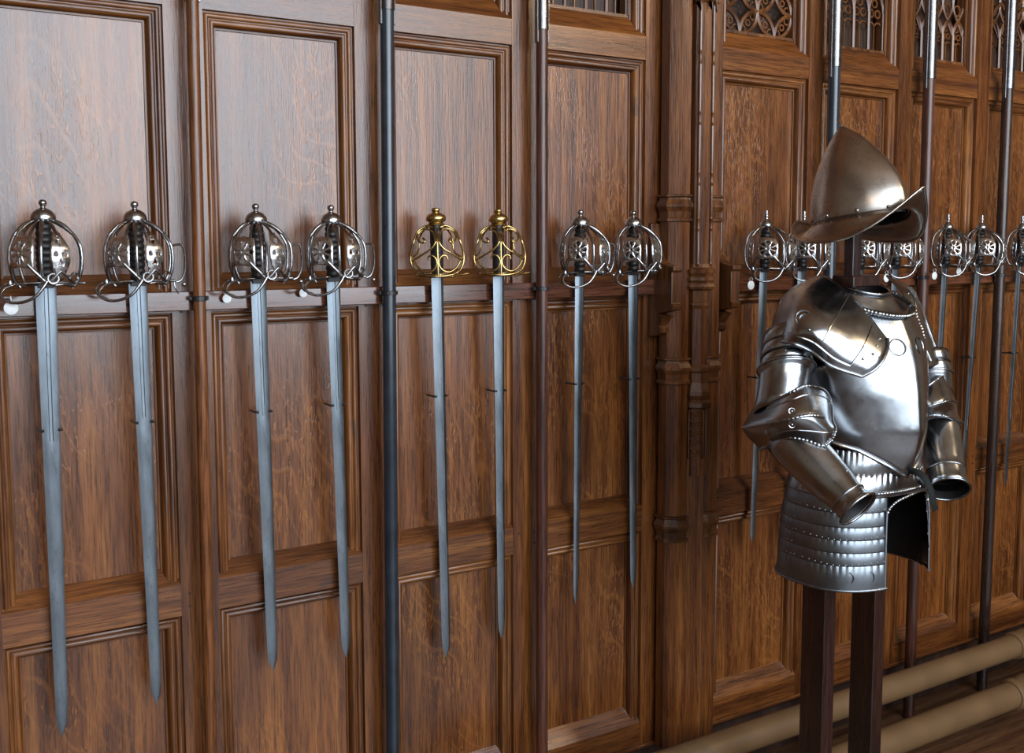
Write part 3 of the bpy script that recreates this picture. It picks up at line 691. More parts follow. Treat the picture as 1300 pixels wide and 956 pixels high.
SW = []
def tipdx(xt, u, v):
    p = on_wall(u, v, SY); return p
def mk(u0, v0, ut, vt, **k):
    a = on_wall(u0, v0, SY); b = on_wall(ut, vt, SY); b = on_wall(ut, vt, SY+(1.528-b.z)*math.tan(LEAN))
    k['x'] = a.x; k['L'] = 1.528-b.z if 'L' not in k else k['L']; k['tip'] = (b.x-a.x)*(k['L']/max(.01, (a.z-b.z))); return k
specs = [
 mk(58, 362, 77, 866, L=0.86, w0=.036, w1=.021, fl=.34, f='', label='leftmost basket-hilted sword, a round white tag on its forward loop', sc=1.0),
 mk(175, 358, 198, 866, L=0.84, w0=.034, w1=.020, fl=.32, f='BW', label='basket-hilted sword left of the brown wooden pole, wire hanging from its guard'),
 mk(328, 358, 347, 852, w0=.032, w1=.022, fl=.33, f='B', label='basket-hilted sword right of the brown wooden pole'),
 mk(423, 354, 440, 836, w0=.030, w1=.021, fl=.33, f='B', label='basket-hilted sword left of the blue-black pole'),
 mk(736, 348, 731, 767, w0=.027, w1=.014, fl=.99, f='B', label='narrow-bladed basket-hilted sword right of the red-brown pole, its tip lower than its neighbour'),
 mk(804, 347, 803, 748, w0=.030, w1=.018, fl=.75, f='', sc=.97, rz=-3, label='basket-hilted sword just left of the carved buttress'),
 mk(970, 345, 955, 690, w0=.031, w1=.018, fl=.7, f='S', sc=1.12, label='basket-hilted sword right of the buttress, pointed pommel and a round tag on its loop'),
 mk(1018, 345, 1003, 690, w0=.031, w1=.018, fl=.7, f='S', label='basket-hilted sword half covered by the rear brim of the helmet'),
 mk(1092, 345, 1077, 660, w0=.031, w1=.018, fl=.7, f='', label='basket-hilted sword seen behind the neck post under the helmet'),
 mk(1137, 345, 1122, 650, w0=.031, w1=.018, fl=.7, f='', label='basket-hilted sword under the front brim of the helmet, round tag on its loop'),
 mk(1200, 345, 1182, 640, w0=.031, w1=.018, fl=.7, f='S', label='basket-hilted sword just right of the armour, round tag below its loop'),
 mk(1242, 345, 1220, 635, w0=.031, w1=.018, fl=.7, f='S', label='basket-hilted sword second from the right edge of the picture, round tag beside its loop'),
 mk(1294, 345, 1276, 618, w0=.031, w1=.018, fl=.7, f='S', label='rightmost basket-hilted sword, cut by the right edge of the picture'),
]
for k in specs: basket_sword(k)
bspecs = [
 mk(555, 348, 567, 839, w0=.030, w1=.021, z=1.534, label='brass-hilted sword beside the blue-black pole, the longer of the two brass ones'),
 mk(633, 347, 637, 815, w0=.030, w1=.018, z=1.534, label='brass-hilted sword beside the red-brown pole, the shorter of the two brass ones'),
]
for k in bspecs: brass_sword(k)
allsw = specs[:4]+bspecs+specs[4:]
names = ['leftmost sword', 'sword left of the brown pole', 'sword right of the brown pole', 'sword left of the blue-black pole', 'left brass-hilted sword', 'right brass-hilted sword',
         'sword right of the red-brown pole', 'sword left of the buttress', 'sword right of the buttress', 'sword behind the helmet rear', 'sword behind the neck post', 'sword under the helmet brim', 'sword right of the armour', 'second sword from the right edge', 'rightmost sword']
for k, nm in zip(allsw, names):
    zc = 1.262 if k['x'] < 1.9 else 1.235; s = (1.528-zc)/k['L']
    clipset(k['x']+k['tip']*s, zc, k['w0']+(k['w1']-k['w0'])*s, 'pair of black clips holding the blade of the '+nm)
# round tags
def disc(x, y, z, label, r=0.0118):
    mb = MB(); mb.lathe([(r*.9, 0), (r, .0006), (r, .0014), (r*.9, .002)], (x, y, z), 24, axis=(0, -1, 0))
    mb.tube(ring_pts((x, y-.001, z+r+.004), .0048, Vector((0, 1, 0)), Vector((0, 0, 1)), 12), .0008, 6, closed=True)
    o = mb.build('round_tag', M_disc, origin=(x, y, z), smooth=True, angle=30); tag(o, label, 'tag', 'round metal tags on the hilts')
def disc_px(u, v, Y, label, r=0.0118):
    p = on_wall(u, v, Y); disc(p.x, p.y, p.z, label, r)
disc_px(14, 391, -0.088, 'round white tag hanging from the guard of the leftmost sword')
disc_px(953, 362, -0.088, 'round tag hanging from the guard of the sword right of the buttress')
disc_px(1125, 353, -0.088, 'round tag hanging from the sword under the helmet brim')
disc_px(1186, 350, -0.088, 'round tag hanging from the sword right of the armour')
disc_px(1217, 345, -0.088, 'round tag hanging from the sword second from the right edge')
disc_px(288, 379, -0.036, 'round tag against the rail right of the brown pole', .009)
disc_px(385, 372, -0.036, 'round tag against the rail below the sword left of the blue-black pole', .009)

# ------------------------------------------------------------------ poles
def pole(u0, v0, u1, v1, r, m, label, langet=None, ztop=3.1, ring=True, lt='', rname=''):
    a = on_wall(u0, v0, -0.041); b = on_wall(u1, v1, -0.041)
    dx = (b.x-a.x)/(b.z-a.z)
    def X(z): return a.x+dx*(z-a.z)
    zb = FLOOR; root = empty('pike', (X(zb), -0.041, zb)); tag(root, label, 'pole', 'tall pikes standing against the panelling')
    zl = 2.062
    s = MB(); s.tube([(X(z), -0.041, z) for z in (zb, 0.6, 1.2, 1.8, ztop)], r, 20); s.build('shaft', m, root, root.location, smooth=True)
    if langet:
        g = MB()
        for az in (0, 180):
            pass
        g.tube([(X(z), -0.041, z) for z in (zl+0.03, zl+0.05, 2.6, ztop+.02)], r*1.12, 20)
        g.build('steel_sleeve', langet, root, root.location, smooth=True)
        g = MB()
        for sx in (-1, 1):
            x = X(zl); g.box(x+sx*(r+.0006)-.0022, x+sx*(r+.0006)+.0022, -.041-.006, -.041+.006, zl, 2.9, .0008)
        g.build('steel_strap', langet, root, root.location)
    if ring:
        zc = 1.497
        c = MB(); x = X(zc)
        c.lathe([(r+.0005, -.005), (r+.0035, -.004), (r+.0035, .004), (r+.0005, .005)], (x, -0.041, zc), 20)
        c.box(x-r-.007, x-r+.001, -.040, -.0215, zc-.004, zc+.004, .001); c.box(x+r-.001, x+r+.007, -.040, -.0215, zc-.004, zc+.004, .001)
        o = c.build('pole_ring', M_iron, origin=(x, -.041, zc)); tag(o, 'black iron ring fixing the %s to the rail' % rname, 'ring', 'iron rings fixing poles to the rail')
    return root
pole(244, 0, 265.5, 866, .0118, M_pole_brown, 'brown varnished wooden pole between the second and third swords', M_sleeve, rname='brown wooden pole')
pole(491, 0, 498, 866, .0148, M_pole_black, 'thick blue-black pole left of the brass-hilted swords', M_stand, rname='blue-black pole')
pole(688, 0, 688, 866, .0140, M_pole_red, 'red-brown pole right of the brass-hilted swords', M_sleeve, rname='red-brown pole')
pole(1061.5, 0, 1057, 180, .0168, M_pole_black, 'blue-black pole rising behind the helmet', M_sleeve, rname='pole behind the helmet')
pole(1183, 0, 1156, 830, .0170, M_pole_red, 'dark brown pole standing just right of the armour', M_sleeve, rname='pole right of the armour')
pole(1284.5, 0, 1249.5, 800, .0170, M_pole_dark, 'rightmost pole, near the right edge of the picture', M_sleeve, rname='rightmost pole')

# ------------------------------------------------------------------ heating pipes
def pipe(y, z, r, x0, x1, label, elbow=True):
    mb = MB(); root = empty('heating_pipe', (x0, y, z)); tag(root, label, 'pipe', 'tan heating pipes along the foot of the wall')
    mb.tube([(x0, y, z), (x1, y, z)], r, 28); mb.build('pipe', M_pipe, root, root.location, smooth=True)
    c = MB(); xc = on_wall(1296, 815, y).x
    c.lathe([(r, -.05), (r*1.12, -.048), (r*1.2, -.035), (r*1.2, -.025), (r*1.13, -.02), (r*1.13, .02), (r*1.2, .025), (r*1.2, .035), (r*1.12, .048), (r, .05)], (xc, y, z), 28, axis=(1, 0, 0))
    c.build('collar', M_pipe, root, root.location, smooth=True)
pipe(-0.20, 0.325, 0.036, 1.2, 4.4, 'upper tan-painted heating pipe running along the foot of the wall')
pipe(-0.29, 0.232, 0.040, 1.2, 4.4, 'lower tan-painted heating pipe nearer the viewer')

# ------------------------------------------------------------------ armour
AC = Vector((1.870, -0.556, 0.0)); AZ0 = 0.872
AO = Vector((AC.x, AC.y, AZ0))
arm = empty('half_armour', AO); tag(arm, 'polished steel half armour of breastplate, shoulders, arms and skirt on the wooden stand', 'armour')
def W3(x, y, z): return Vector((AC.x+x, AC.y+y, z))
def apart(mb, name, mat=None, smooth=True, solid=0.0016, off=-1, angle=50): return mb.build(name, mat or M_armour, arm, AO, smooth=smooth, solid=solid, off=off, angle=angle)
def rope(mb, pts, r=0.0032, tw=0.010, closed=False):
    P = curve(pts, 8, closed); Ln = 0; R = []
    out = [P[0]]
    for a, b in zip(P, P[1:]):
        k = max(1, int((b-a).length/0.0016))
        out += [a+(b-a)*i/k for i in range(1, k+1)]
    s = 0
    for i, p in enumerate(out):
        if i: s += (out[i]-out[i-1]).length
        R.append(r*(0.62+0.55*abs(sin(pi*s/0.0078))))
    mb.tube(out, R, 7, cap=True)
def rivet(mb, p, n, r=0.0035):
    mb.lathe([(r, 0), (r*.9, r*.4), (r*.5, r*.75), (r*.05, r*.85)], p, 8, axis=n)
# torso cross sections: z, half width, front depth, back depth
TS = [(1.08, .128, .118, .105), (1.115, .132, .128, .105), (1.16, .140, .148, .108), (1.205, .150, .157, .112), (1.287, .166, .150, .118), (1.34, .172, .142, .12), (1.385, .170, .130, .12), (1.43, .155, .108, .11), (1.47, .13, .085, .10), (1.50, .10, .065, .09)]
def torso(th, z, off=0.0):
    a, bf, bb = lerp_tab(TS, z); a += off; s = sin(th); c_ = cos(th)
    if c_ >= 0:
        y = -(bf+off)*(1-abs(s)**1.32)**0.60
    else: y = (bb+off)*abs(c_)**0.9
    return W3(-a*s, y, z)
def top_edge(th):
    d = abs(math.degrees(th))
    return lerp_tab([(0, 1.452), (25, 1.462), (40, 1.47), (48, 1.43), (55, 1.375), (66, 1.345), (90, 1.33), (125, 1.38), (140, 1.47), (180, 1.50)], d)[0]
def bot_edge(th):
    d = abs(math.degrees(th))
    return lerp_tab([(0, 1.108), (8, 1.116), (20, 1.134), (45, 1.168), (75, 1.188), (110, 1.19), (180, 1.17)], d)[0]
def shell(t0, t1, nt_, nz, zb, zt, off=0.0):
    mb = MB(); G = []
    for i in range(nt_+1):
        th = radians(t0+(t1-t0)*i/nt_)
        a, b = zb(th), zt(th)
        G.append([torso(th, a+(b-a)*j/nz, off) for j in range(nz+1)])
    mb.grid(G); return mb, G
mb, G = shell(-92, 92, 92, 30, bot_edge, top_edge, 0.004)
bp_ = apart(mb, 'breastplate', angle=24)
e = MB()
e.tube([G[i][0]+Vector((0, 0, 0)) for i in range(0, len(G))], 0.0045, 8)
for rng in (range(int(len(G)*.68), len(G)-4), range(4, int(len(G)*.32))):
    rope(e, [G[i][-1] for i in list(rng)[::4]], 0.0045)
for sgn in (-1, 1):    # engraved teardrops beside the ridge
    pts = []
    for k in range(12):
        a = 2*pi*k/12; pts.append(torso(radians(12)*sgn+0.10*sin(a)*1.0, 1.385+0.017*cos(a), 0.0055))
    e.tube(pts, .0013, 6, closed=True)
e.build('raised_border', M_armour, bp_, (0, 0, 0), smooth=True)
bpc = bp_.children[0]; 
for v_ in bpc.data.vertices: v_.co = v_.co-AO
mb, G2 = shell(88, 272, 60, 24, bot_edge, lambda t: top_edge(pi*2-t if t > pi else t), 0.0)
apart(mb, 'backplate', angle=30)
# dark inside
mb, G3 = shell(-180, 180, 80, 14, lambda t: bot_edge(t)+.004, lambda t: top_edge(t)-.006, -0.006)
apart(mb, 'lining', M_inner, solid=0)

# gorget
mb = MB(); NR = 48; rings = []
def gor(a, t):   # t 0 rim .. 1 roped edge
    rx = 0.060+(0.108-0.060)*t; ryf = 0.060+(0.112-0.060)*t; ryb = 0.056+(0.092-0.056)*t
    s, c_ = sin(a), cos(a)
    y = -ryf*c_ if c_ > 0 else -ryb*c_
    z = (1.512+y*0.30 - 0.003)*(1-t)+(1.490+(0.38*y if y < 0 else .1*y))*t - 0.020*sin(pi*t)*0.9
    return W3(-rx*s, y+.004, z)
for j in range(9): rings.append([gor(2*pi*k/NR, j/8) for k in range(NR)])
mb.grid(rings, closed=True)
mb.tube(rings[0], .0032, 8, closed=True)
rope(mb, [gor(2*pi*k/NR, 1.0)+Vector((0, -.001, 0)) for k in range(-18, 19, 2)], .0046)
go = apart(mb, 'gorget', angle=60)
mb = MB(); mb.grid([[gor(2*pi*k/NR, 0.0)*1.0 + (W3(0, 0, 1.51)-gor(2*pi*k/NR, 0.0))*0.03 - Vector((0, 0, .0 + .09*j)) for k in range(NR)] for j in range(2)], True)
apart(mb, 'neck_lining', M_inner, solid=0)

def net(rows, ku=7, kv=7): return surf([[at(*p) for p in r] for r in rows], ku, kv)
def border(G, side):
    if side == 'b': return list(G[-1])
    if side == 't': return list(G[0])
    if side == 'r': return [r[-1] for r in G]
    return [r[0] for r in G]
# near (right) shoulder plate with its broad front wing
PR = [[(1034, 352, 2.46), (1020, 357, 2.37), (1043, 349, 2.30), (1066, 361, 2.25), (1097, 392, 2.195), (1127, 430, 2.165)],
      [(1012, 372, 2.46), (998, 371, 2.34), (1024, 364, 2.245), (1054, 380, 2.185), (1088, 409, 2.150), (1127, 442, 2.145)],
      [(1000, 397, 2.45), (985, 394, 2.32), (1008, 390, 2.185), (1040, 402, 2.130), (1077, 431, 2.118), (1121, 457, 2.125)],
      [(994, 425, 2.44), (978, 420, 2.31), (1000, 418, 2.155), (1031, 424, 2.110), (1066, 450, 2.112), (1109, 470, 2.118)],
      [(992, 442, 2.43), (974, 436, 2.30), (998, 434, 2.150), (1029, 446, 2.135), (1056, 465, 2.120), (1094, 478, 2.120)]]
G = net(PR); mb = MB(); mb.grid(G)
ctr_n = (at(1040, 410, 2.12)-W3(-.12, .03, 1.38)).normalized()
mb.tube([p for p in border(G, 'b')[10:]], .0036, 8); mb.tube(border(G, 'r'), .0036, 8)
# raised line set in from the edge
inner = [G[i][-5] for i in range(2, len(G)-4)]+[G[-5][j] for j in range(len(G[0])-6, 16, -1)]
mb.tube([p+ctr_n*.0005 for p in inner], .0024, 6)
mb.tube([G[i][24]+ctr_n*.0005 for i in range(0, 22)], .0016, 6)
sp = at(1021, 404, 2.140); spn = (at(1021, 404, 2.1)-W3(-.19, .03, 1.40)).normalized()
U_ = spn.orthogonal().normalized(); V_ = spn.cross(U_)
mb.tube([sp+spn*.001+(U_*cos(a*.4)+V_*sin(a*.4))*(.003+.00052*a) for a in range(0, 34)], .0022, 6)
for (i, j) in ((6, -3), (10, -3), (14, -3), (18, -4), (20, 20), (24, 22)): rivet(mb, G[i][j], ctr_n)
apart(mb, 'shoulder_plate', angle=50)
def ringloft(name, axis, radii, tilt=(0, 0, 0), mat=None, a0=0, a1=360, rims=(), scal=0, n=40, squash=1.0, parent=None):
    P = [Vector(p) for p in axis]; G = []
    for i, p in enumerate(P):
        t = (P[min(i+1, len(P)-1)]-P[max(i-1, 0)]).normalized(); t = (t+Vector(tilt)).normalized()
        u = t.cross(Vector((0, 0, 1))).normalized(); w = t.cross(u)
        ring_ = []
        for k in range(n):
            a = radians(a0+(a1-a0)*k/(n if a1-a0 == 360 else n-1))
            q_ = p+radii[i]*(u*cos(a)*squash+w*sin(a))
            if scal and i == 0: q_ -= t*0.0022*abs(sin(a*scal/2.0))
            ring_.append(q_)
        G.append(ring_)
    mb = MB(); mb.grid(G, a1-a0 == 360)
    for (i, r) in rims: mb.tube(G[i], r, 8, closed=(a1-a0 == 360))
    return mb, G
# near arm lames and tubes
sh = at(1010, 400, 2.24); el = at(989, 525, 2.175)
def ax(t): return sh+(el-sh)*t
tl = (0.10, -0.28, 0.0)
for k in range(3):
    t0 = 0.20+0.115*k
    m_, g_ = ringloft('shoulder_lame', [ax(t0), ax(t0+.05), ax(t0+.115), ax(t0+.125)], [.0600-.002*k, .0600-.0015*k, .0600-.001*k, .0580-.001*k], tl, scal=22)
    for a in (4, 10, 32): rivet(m_, g_[1][a], (g_[1][a]-ax(t0+.05)))
    apart(m_, 'shoulder_lame')
m_, g_ = ringloft('upper_arm', [ax(t) for t in (.53, .555, .58, .60, .63, .75, .9, 1.0)], [.0585, .060, .0585, .0550, .0535, .0525, .0530, .054], tl, rims=((1, .0030),)); apart(m_, 'upper_arm_plate')
# elbow cop
EC = [[(978, 511, 2.30), (960, 513, 2.22), (976, 511, 2.150), (1001, 500, 2.105), (1022, 490, 2.105), (1044, 494, 2.135), (1054, 507, 2.17)],
      [(968, 526, 2.30), (950, 528, 2.22), (972, 524, 2.120), (1001, 516, 2.070), (1026, 509, 2.072), (1048, 512, 2.105), (1056, 518, 2.15)],
      [(962, 543, 2.30), (943, 543, 2.21), (967, 539, 2.095), (1001, 532, 2.048), (1028, 527, 2.046), (1048, 530, 2.072), (1057, 535, 2.11)],
      [(966, 556, 2.30), (950, 556, 2.22), (970, 552, 2.110), (1001, 545, 2.062), (1029, 545, 2.052), (1050, 547, 2.060), (1061, 545, 2.08)],
      [(980, 570, 2.28), (966, 571, 2.21), (982, 563, 2.135), (1002, 556, 2.090), (1026, 560, 2.078), (1044, 566, 2.070), (1057, 558, 2.075)]]
G = net(EC); mb = MB(); mb.grid(G)
rope(mb, border(G, 't')[6::3], .0034); rope(mb, border(G, 'b')[6::3], .0034); rope(mb, border(G, 'r')[::3], .003)
rope(mb, [G[14][j]+Vector((-.002, -.002, 0)) for j in range(7, 36, 3)], .0034)
mb.tube([G[4][j] for j in range(14, len(G[0])-2)], .0018, 6); mb.tube([G[22][j] for j in range(18, len(G[0])-3)], .0018, 6)
for (i, j) in ((10, 22), (18, 22)):
    nn = (G[i][j]-el).normalized(); mb.tube(ring_pts(G[i][j]+nn*.001, .006, nn.orthogonal().normalized(), nn.cross(nn.orthogonal().normalized()), 14), .0012, 5, closed=True); rivet(mb, G[i][j], nn, .003)
apart(mb, 'elbow_guard', angle=60)
# near forearm
f0, f1 = at(998, 552, 2.150), at(1089, 646, 2.030)
def fx(t): return f0+(f1-f0)*t
m_, g_ = ringloft('forearm', [fx(t) for t in (0, .12, .3, .5, .7, .84, .87, .90, .96, 1.0)], [.049, .0505, .0500, .0465, .0415, .0365, .0375, .0360, .0385, .0425], (0, 0, 0), rims=((6, .0022), (9, .0030)))
for k in (8, 30): rivet(m_, g_[4][k], g_[4][k]-fx(.7), .003)
fo = apart(m_, 'forearm_plate')
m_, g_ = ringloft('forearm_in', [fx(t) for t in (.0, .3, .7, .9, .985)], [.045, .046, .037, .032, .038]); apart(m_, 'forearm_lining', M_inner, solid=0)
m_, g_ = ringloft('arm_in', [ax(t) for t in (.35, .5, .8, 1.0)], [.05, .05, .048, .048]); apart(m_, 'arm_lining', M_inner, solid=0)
# far (left) arm
PL = [[(1126, 350, 2.44), (1140, 356, 2.44), (1155, 363, 2.47), (1163, 372, 2.52), (1155, 372, 2.60)],
      [(1148, 376, 2.38), (1160, 378, 2.39), (1169, 388, 2.44), (1174, 398, 2.52), (1166, 400, 2.60)],
      [(1151, 408, 2.35), (1165, 411, 2.365), (1178, 415, 2.42), (1184, 422, 2.52), (1175, 424, 2.60)],
      [(1158, 438, 2.34), (1173, 438, 2.355), (1187, 440, 2.42), (1192, 446, 2.52), (1184, 446, 2.60)],
      [(1177, 470, 2.34), (1185, 466, 2.355), (1194, 462, 2.42), (1199, 464, 2.52), (1190, 466, 2.60)]]
G = net(PL); mb = MB(); mb.grid(G); mb.tube(border(G, 'l'), .003, 8); mb.tube([G[i][7] for i in range(4, len(G)-2)], .0022, 6); mb.tube([G[i][14] for i in range(4, len(G)-2)], .0018, 6)
for i in range(6, len(G)-2, 4): rivet(mb, G[i][4], (-.6, -.8, .1), .0025)
apart(mb, 'shoulder_plate', angle=60)
s2, e2 = at(1168, 400, 2.47), at(1184, 505, 2.45)
def bx_(t): return s2+(e2-s2)*t
for k in range(2):
    t0 = .48+.13*k
    m_, g_ = ringloft('lame', [bx_(t0), bx_(t0+.06), bx_(t0+.13), bx_(t0+.14)], [.050, .0515, .052, .050], (-.2, -.2, 0), scal=22); apart(m_, 'shoulder_lame')
m_, g_ = ringloft('upper', [bx_(t) for t in (.7, .74, .78, .9, 1.0)], [.051, .052, .049, .047, .047], (-.2, -.2, 0), rims=((1, .0028),)); apart(m_, 'upper_arm_plate')
m_, g_ = ringloft('upi', [bx_(t) for t in (.6, 1.05)], [.045, .045]); apart(m_, 'arm_lining', M_inner, solid=0)
EL = [[(1160, 505, 2.42), (1170, 497, 2.38), (1183, 486, 2.37), (1196, 478, 2.40), (1202, 480, 2.48)],
      [(1160, 515, 2.40), (1170, 509, 2.355), (1186, 500, 2.345), (1204, 492, 2.38), (1208, 496, 2.48)],
      [(1160, 524, 2.39), (1171, 519, 2.345), (1188, 513, 2.330), (1208, 508, 2.36), (1214, 511, 2.48)],
      [(1160, 530, 2.40), (1172, 526, 2.350), (1189, 522, 2.340), (1207, 522, 2.37), (1216, 525, 2.48)],
      [(1160, 533, 2.41), (1173, 529, 2.36), (1190, 527, 2.345), (1209, 531, 2.37), (1222, 537, 2.46)]]
G = net(EL); mb = MB(); mb.grid(G); rope(mb, border(G, 't')[::4], .003); rope(mb, border(G, 'b')[::4], .003); rope(mb, G[14][::4], .003); apart(mb, 'elbow_guard', angle=60)
h0, h1 = at(1191, 545, 2.42), at(1205, 621, 2.315)
def hx(t): return h0+(h1-h0)*t
m_, g_ = ringloft('fore', [hx(t) for t in (0, .03, .3, .6, .70, .73, .76, .80, .92, 1.0)], [.0485, .047, .0460, .0425, .0405, .042, .0425, .0405, .0430, .0440], (0, 0, 0), rims=((0, .002), (5, .0022), (9, .0028)))
m_.tube([g_[i][8] for i in range(1, 9)], .0014, 6)
for i in (2, 6): rivet(m_, g_[i][10], g_[i][10]-hx(.5), .003)
apart(m_, 'forearm_plate')
m_, g_ = ringloft('forei', [hx(t) for t in (0.02, .5, .99)], [.044, .039, .041]); apart(m_, 'forearm_lining', M_inner, solid=0)

# skirt of scalloped lames
SK = [(0.87, .166, .124, .128), (0.94, .165, .123, .127), (1.00, .163, .122, .125), (1.05, .155, .121, .122), (1.10, .140, .120, .112), (1.14, .134, .121, .108), (1.20, .134, .122, .106)]
def skirt(th, z, off=0.0):
    a, bf, bb = lerp_tab(SK, z); s, c_ = sin(th), cos(th); p = 0.80
    X = -(a+off)*math.copysign(abs(s)**p, s); Y = -(bf+off if c_ > 0 else bb+off)*math.copysign(abs(c_)**p, c_)
    return W3(X, Y+0.006, z)
GAP_N, GAP_F = 12.0, -47.0      # the open front, in degrees
def sk_bot(th): return 0.812
def lame(z0, z1, t0, t1, off, scal=True, name='skirt_lame', mat=None, riv=True):
    n = max(24, int((t1-t0)*1.6)); mb = MB(); G = []
    for i in range(n+1):
        d = t0+(t1-t0)*i/n; th = radians(d); zt = z1+(0.0055*abs(sin(radians(d)*30)) if scal else 0)
        G.append([skirt(th, z0, off+.0032), skirt(th, z0+.003, off+.0040), skirt(th, (z0+z1)/2, off+.0028), skirt(th, zt-.003, off+.0018), skirt(th, zt, off)])
    mb.grid(G)
    mb.tube([g[-1] for g in G], .0015, 5)
    if riv:
        for i in range(4, n, 9): rivet(mb, G[i][3], G[i][3]-W3(0, 0.01, z1), .0026)
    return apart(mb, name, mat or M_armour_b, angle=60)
ZL = [0.872, 0.924, 0.951, 0.978, 1.005, 1.035, 1.068]
for k in range(6):
    lame(ZL[k], ZL[k+1]+.004, GAP_N, 95, .001*(6-k), riv=(k % 2 == 0))      # near thigh
    lame(ZL[k], ZL[k+1]+.004, 95, 265, .001*(6-k)-.001, riv=True)             # sides and back
    lame(ZL[k], ZL[k+1]+.004, 265, 360+GAP_F+(0, 4, 1, 5, 2, 4)[k], .001*(6-k), riv=True)
mb = MB()
for (a, b) in ((GAP_N, 360+GAP_F),):
    mb.tube([skirt(radians(a+(b-a)*i/90), .872, .009) for i in range(91)], .0036, 8)
for d in (GAP_N+1, 360+GAP_F-1):
    mb.tube([skirt(radians(d), .872+.165*i/10, .008) for i in range(11)], .0026, 6)
# two embossed discs and a crease line on the bottom lame
for d in (27, 46): 
    c = skirt(radians(d), .900, .0065); nn = (c-W3(0, .01, .90)).normalized(); u = nn.cross(Vector((0, 0, 1))).normalized()
    mb.tube(ring_pts(c, .012, u, Vector((0, 0, 1)), 16), .0015, 6, closed=True)
for z in (.886,): mb.tube([skirt(radians(GAP_N+3+i*1.5), z, .0075) for i in range(0, 44)], .0014, 6)
apart(mb, 'skirt_border', M_armour_b)
# waist bands above the opening
lame(1.066, 1.112, -360+360-180, 180, .003, True, 'waist_band', M_armour, False)
lame(1.106, 1.160, -180, 180, .000, True, 'waist_band', M_armour, False)
mb = MB()
rope(mb, [skirt(radians(d), 1.076, .0065) for d in range(-20, 96, 6)], .0036)
rope(mb, [skirt(radians(-17.5+29.5*cos(radians(a))), 1.030+.036*sin(radians(a)), .0065) for a in range(0, 181, 12)], .0034)
apart(mb, 'roped_border', M_armour)
mb = MB(); mb.grid([[skirt(radians(d), z, -.004) for d in range(0, 360, 6)] for z in (.876, .95, 1.0, 1.12)], True); mb.f = [f for f in mb.f]
G = [[skirt(radians(d), z, -.004) for z in (.876, .95, 1.0, 1.12)] for d in range(14, 311, 3)]
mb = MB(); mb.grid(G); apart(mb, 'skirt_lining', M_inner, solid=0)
# loose leather strap
mb = MB()
mb.tube(curve([at(1146, 603, 2.235), at(1158, 598, 2.215), at(1172, 605, 2.20), at(1181, 620, 2.195), at(1185, 638, 2.195), at(1188, 648, 2.20)], 6), .0075, 8, flat=.22, nrm=(-.3, -.9, .2))
apart(mb, 'leather_strap', M_strap, solid=0)

# ------------------------------------------------------------------ helmet
HO = W3(0.0, 0.02, 1.60)
hel = empty('morion_helmet', HO); tag(hel, 'pointed steel helmet with a curved boat-shaped brim on the post above the armour', 'helmet')
FT = [(0, -.104, 1.672), (.15, -.104, 1.690), (.35, -.092, 1.725), (.55, -.066, 1.765), (.75, -.026, 1.803), (.9, .018, 1.836), (1.0, .062, 1.858)]
BT = [(0, .136, 1.628), (.15, .139, 1.655), (.35, .138, 1.702), (.55, .128, 1.752), (.75, .110, 1.800), (.9, .090, 1.838), (1.0, .074, 1.860)]
WT = [(0, .100), (.15, .101), (.35, .094), (.55, .079), (.75, .054), (.9, .027), (1.0, .003)]
mb = MB(); rings = []; nk = 48
def hp(t, k, wadd=0.0, ladd=0.0):
    fy, fz = lerp_tab(FT, t); by, bz = lerp_tab(BT, t); w, = lerp_tab(WT, t)
    a = 2*pi*k/nk; s, c_ = sin(a), cos(a)     # c_=1 front
    y = (fy+by)/2+(fy-by)/2*c_; z = (fz+bz)/2+(fz-bz)/2*c_
    x = -(w+wadd)*math.copysign((max(0, 1-abs(c_)**1.75))**0.72, s) if abs(s) > 1e-6 else 0
    return W3(x, y, z)
ts = [i/28 for i in range(29)]
FTs = curve([(a, b, c) for a, b, c in FT], 6); BTs = curve([(a, b, c) for a, b, c in BT], 6)
FT = [tuple(p) for p in FTs]; BT = [tuple(p) for p in BTs]; WT = [(p[0], p[1]) for p in curve([(a, b, 0) for a, b in WT], 6)]
for t in ts: rings.append([hp(t, k) for k in range(nk)])
mb.grid(rings, True)
pk = W3(0, .070, 1.861)
mb.tube([pk-Vector((0, 0, .006)), pk+Vector((0, .003, .004)), pk+Vector((0, .010, .010))], [.004, .0028, .001], 8)
mb.build('skull', M_helmet, hel, HO, smooth=True, solid=.0018, angle=40)
mb = MB()
rim = [rings[0], [], [], []]
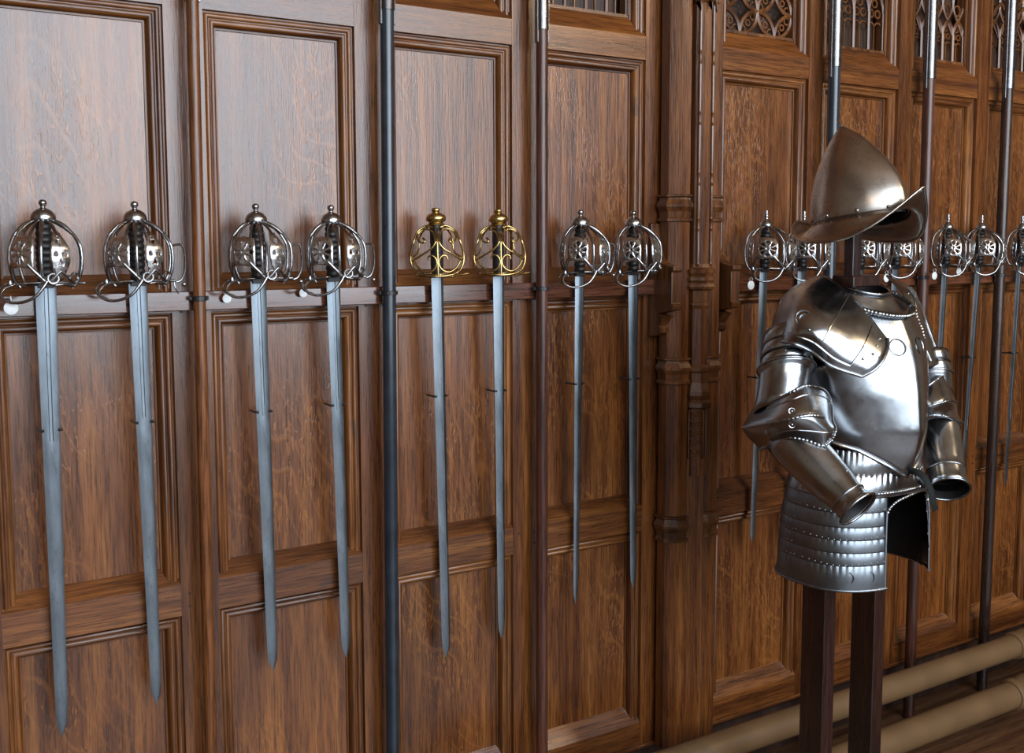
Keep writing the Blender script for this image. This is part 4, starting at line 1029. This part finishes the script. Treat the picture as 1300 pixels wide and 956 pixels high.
def bo(k, f):
    a = 2*pi*k/nk; s, c_ = sin(a), cos(a); p0 = rings[0][k]
    yt = -.146 if c_ > 0 else .190
    yy = 0.016+ (yt-0.016)*abs(c_)**0.92*1.0
    xx = -.134*math.copysign(max(0, 1-abs(c_)**1.9)**0.85, s)
    zz = 1.603+(0.113*abs(c_)**2.6 if c_ > 0 else 0.050*abs(c_)**2.0)
    q_ = W3(xx, yy, zz)
    return p0+(q_-p0)*f+Vector((0, 0, -0.010*sin(pi*f)))
G = [[bo(k, f) for k in range(nk)] for f in (0, .2, .4, .6, .8, 1.0)]
mb.grid(G, True); mb.tube(G[-1], .0026, 8, closed=True)
mb.build('brim', [M_helmet], hel, HO, smooth=True, solid=.0016, angle=60)
for k in range(0, nk, 4):
    mb = MB(); p = hp(.07, k); rivet(mb, p, p-W3(0, .016, p.z), .0042); mb.build('rivet', M_helmet, hel, HO, smooth=True)
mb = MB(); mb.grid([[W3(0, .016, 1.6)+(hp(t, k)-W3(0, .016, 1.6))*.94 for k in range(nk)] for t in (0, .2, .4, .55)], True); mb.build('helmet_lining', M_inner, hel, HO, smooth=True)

# ------------------------------------------------------------------ display stand
pL = on_wall(1045, 866, AC.y-.03); pR = on_wall(1108, 866, AC.y-.03)
SO = Vector((AC.x, AC.y, FLOOR))
st = empty('display_stand', SO); tag(st, 'dark polished wooden stand with two legs and a head post, carrying the armour', 'stand')
for px in (pL.x, pR.x):
    b = MB(); b.box(px, px+.036, AC.y-.03, AC.y+.036, FLOOR+.04, 1.36, .002); b.build('leg', M_stand, st, SO)
b = MB(); b.box(pL.x-.10, pR.x+.12, AC.y-.16, AC.y+.16, FLOOR, FLOOR+.04, .004); b.build('base', M_stand, st, SO)
b = MB(); b.box(pL.x-.02, pR.x+.05, AC.y-.02, AC.y+.03, 1.36, 1.40, .002); b.build('crosspiece', M_stand, st, SO)
hpx = on_wall(1082, 340, AC.y).x
b = MB(); b.box(hpx-.013, hpx+.013, AC.y-.013, AC.y+.013, 1.40, 1.70, .0015); b.build('head_post', M_stand, st, SO)
b = MB(); b.box(on_wall(1084, 355, AC.y-.03).x, on_wall(1119, 355, AC.y-.03).x, AC.y-.03, AC.y+.03, 1.508, 1.532, .002); b.build('neck_board', M_stand, st, SO)
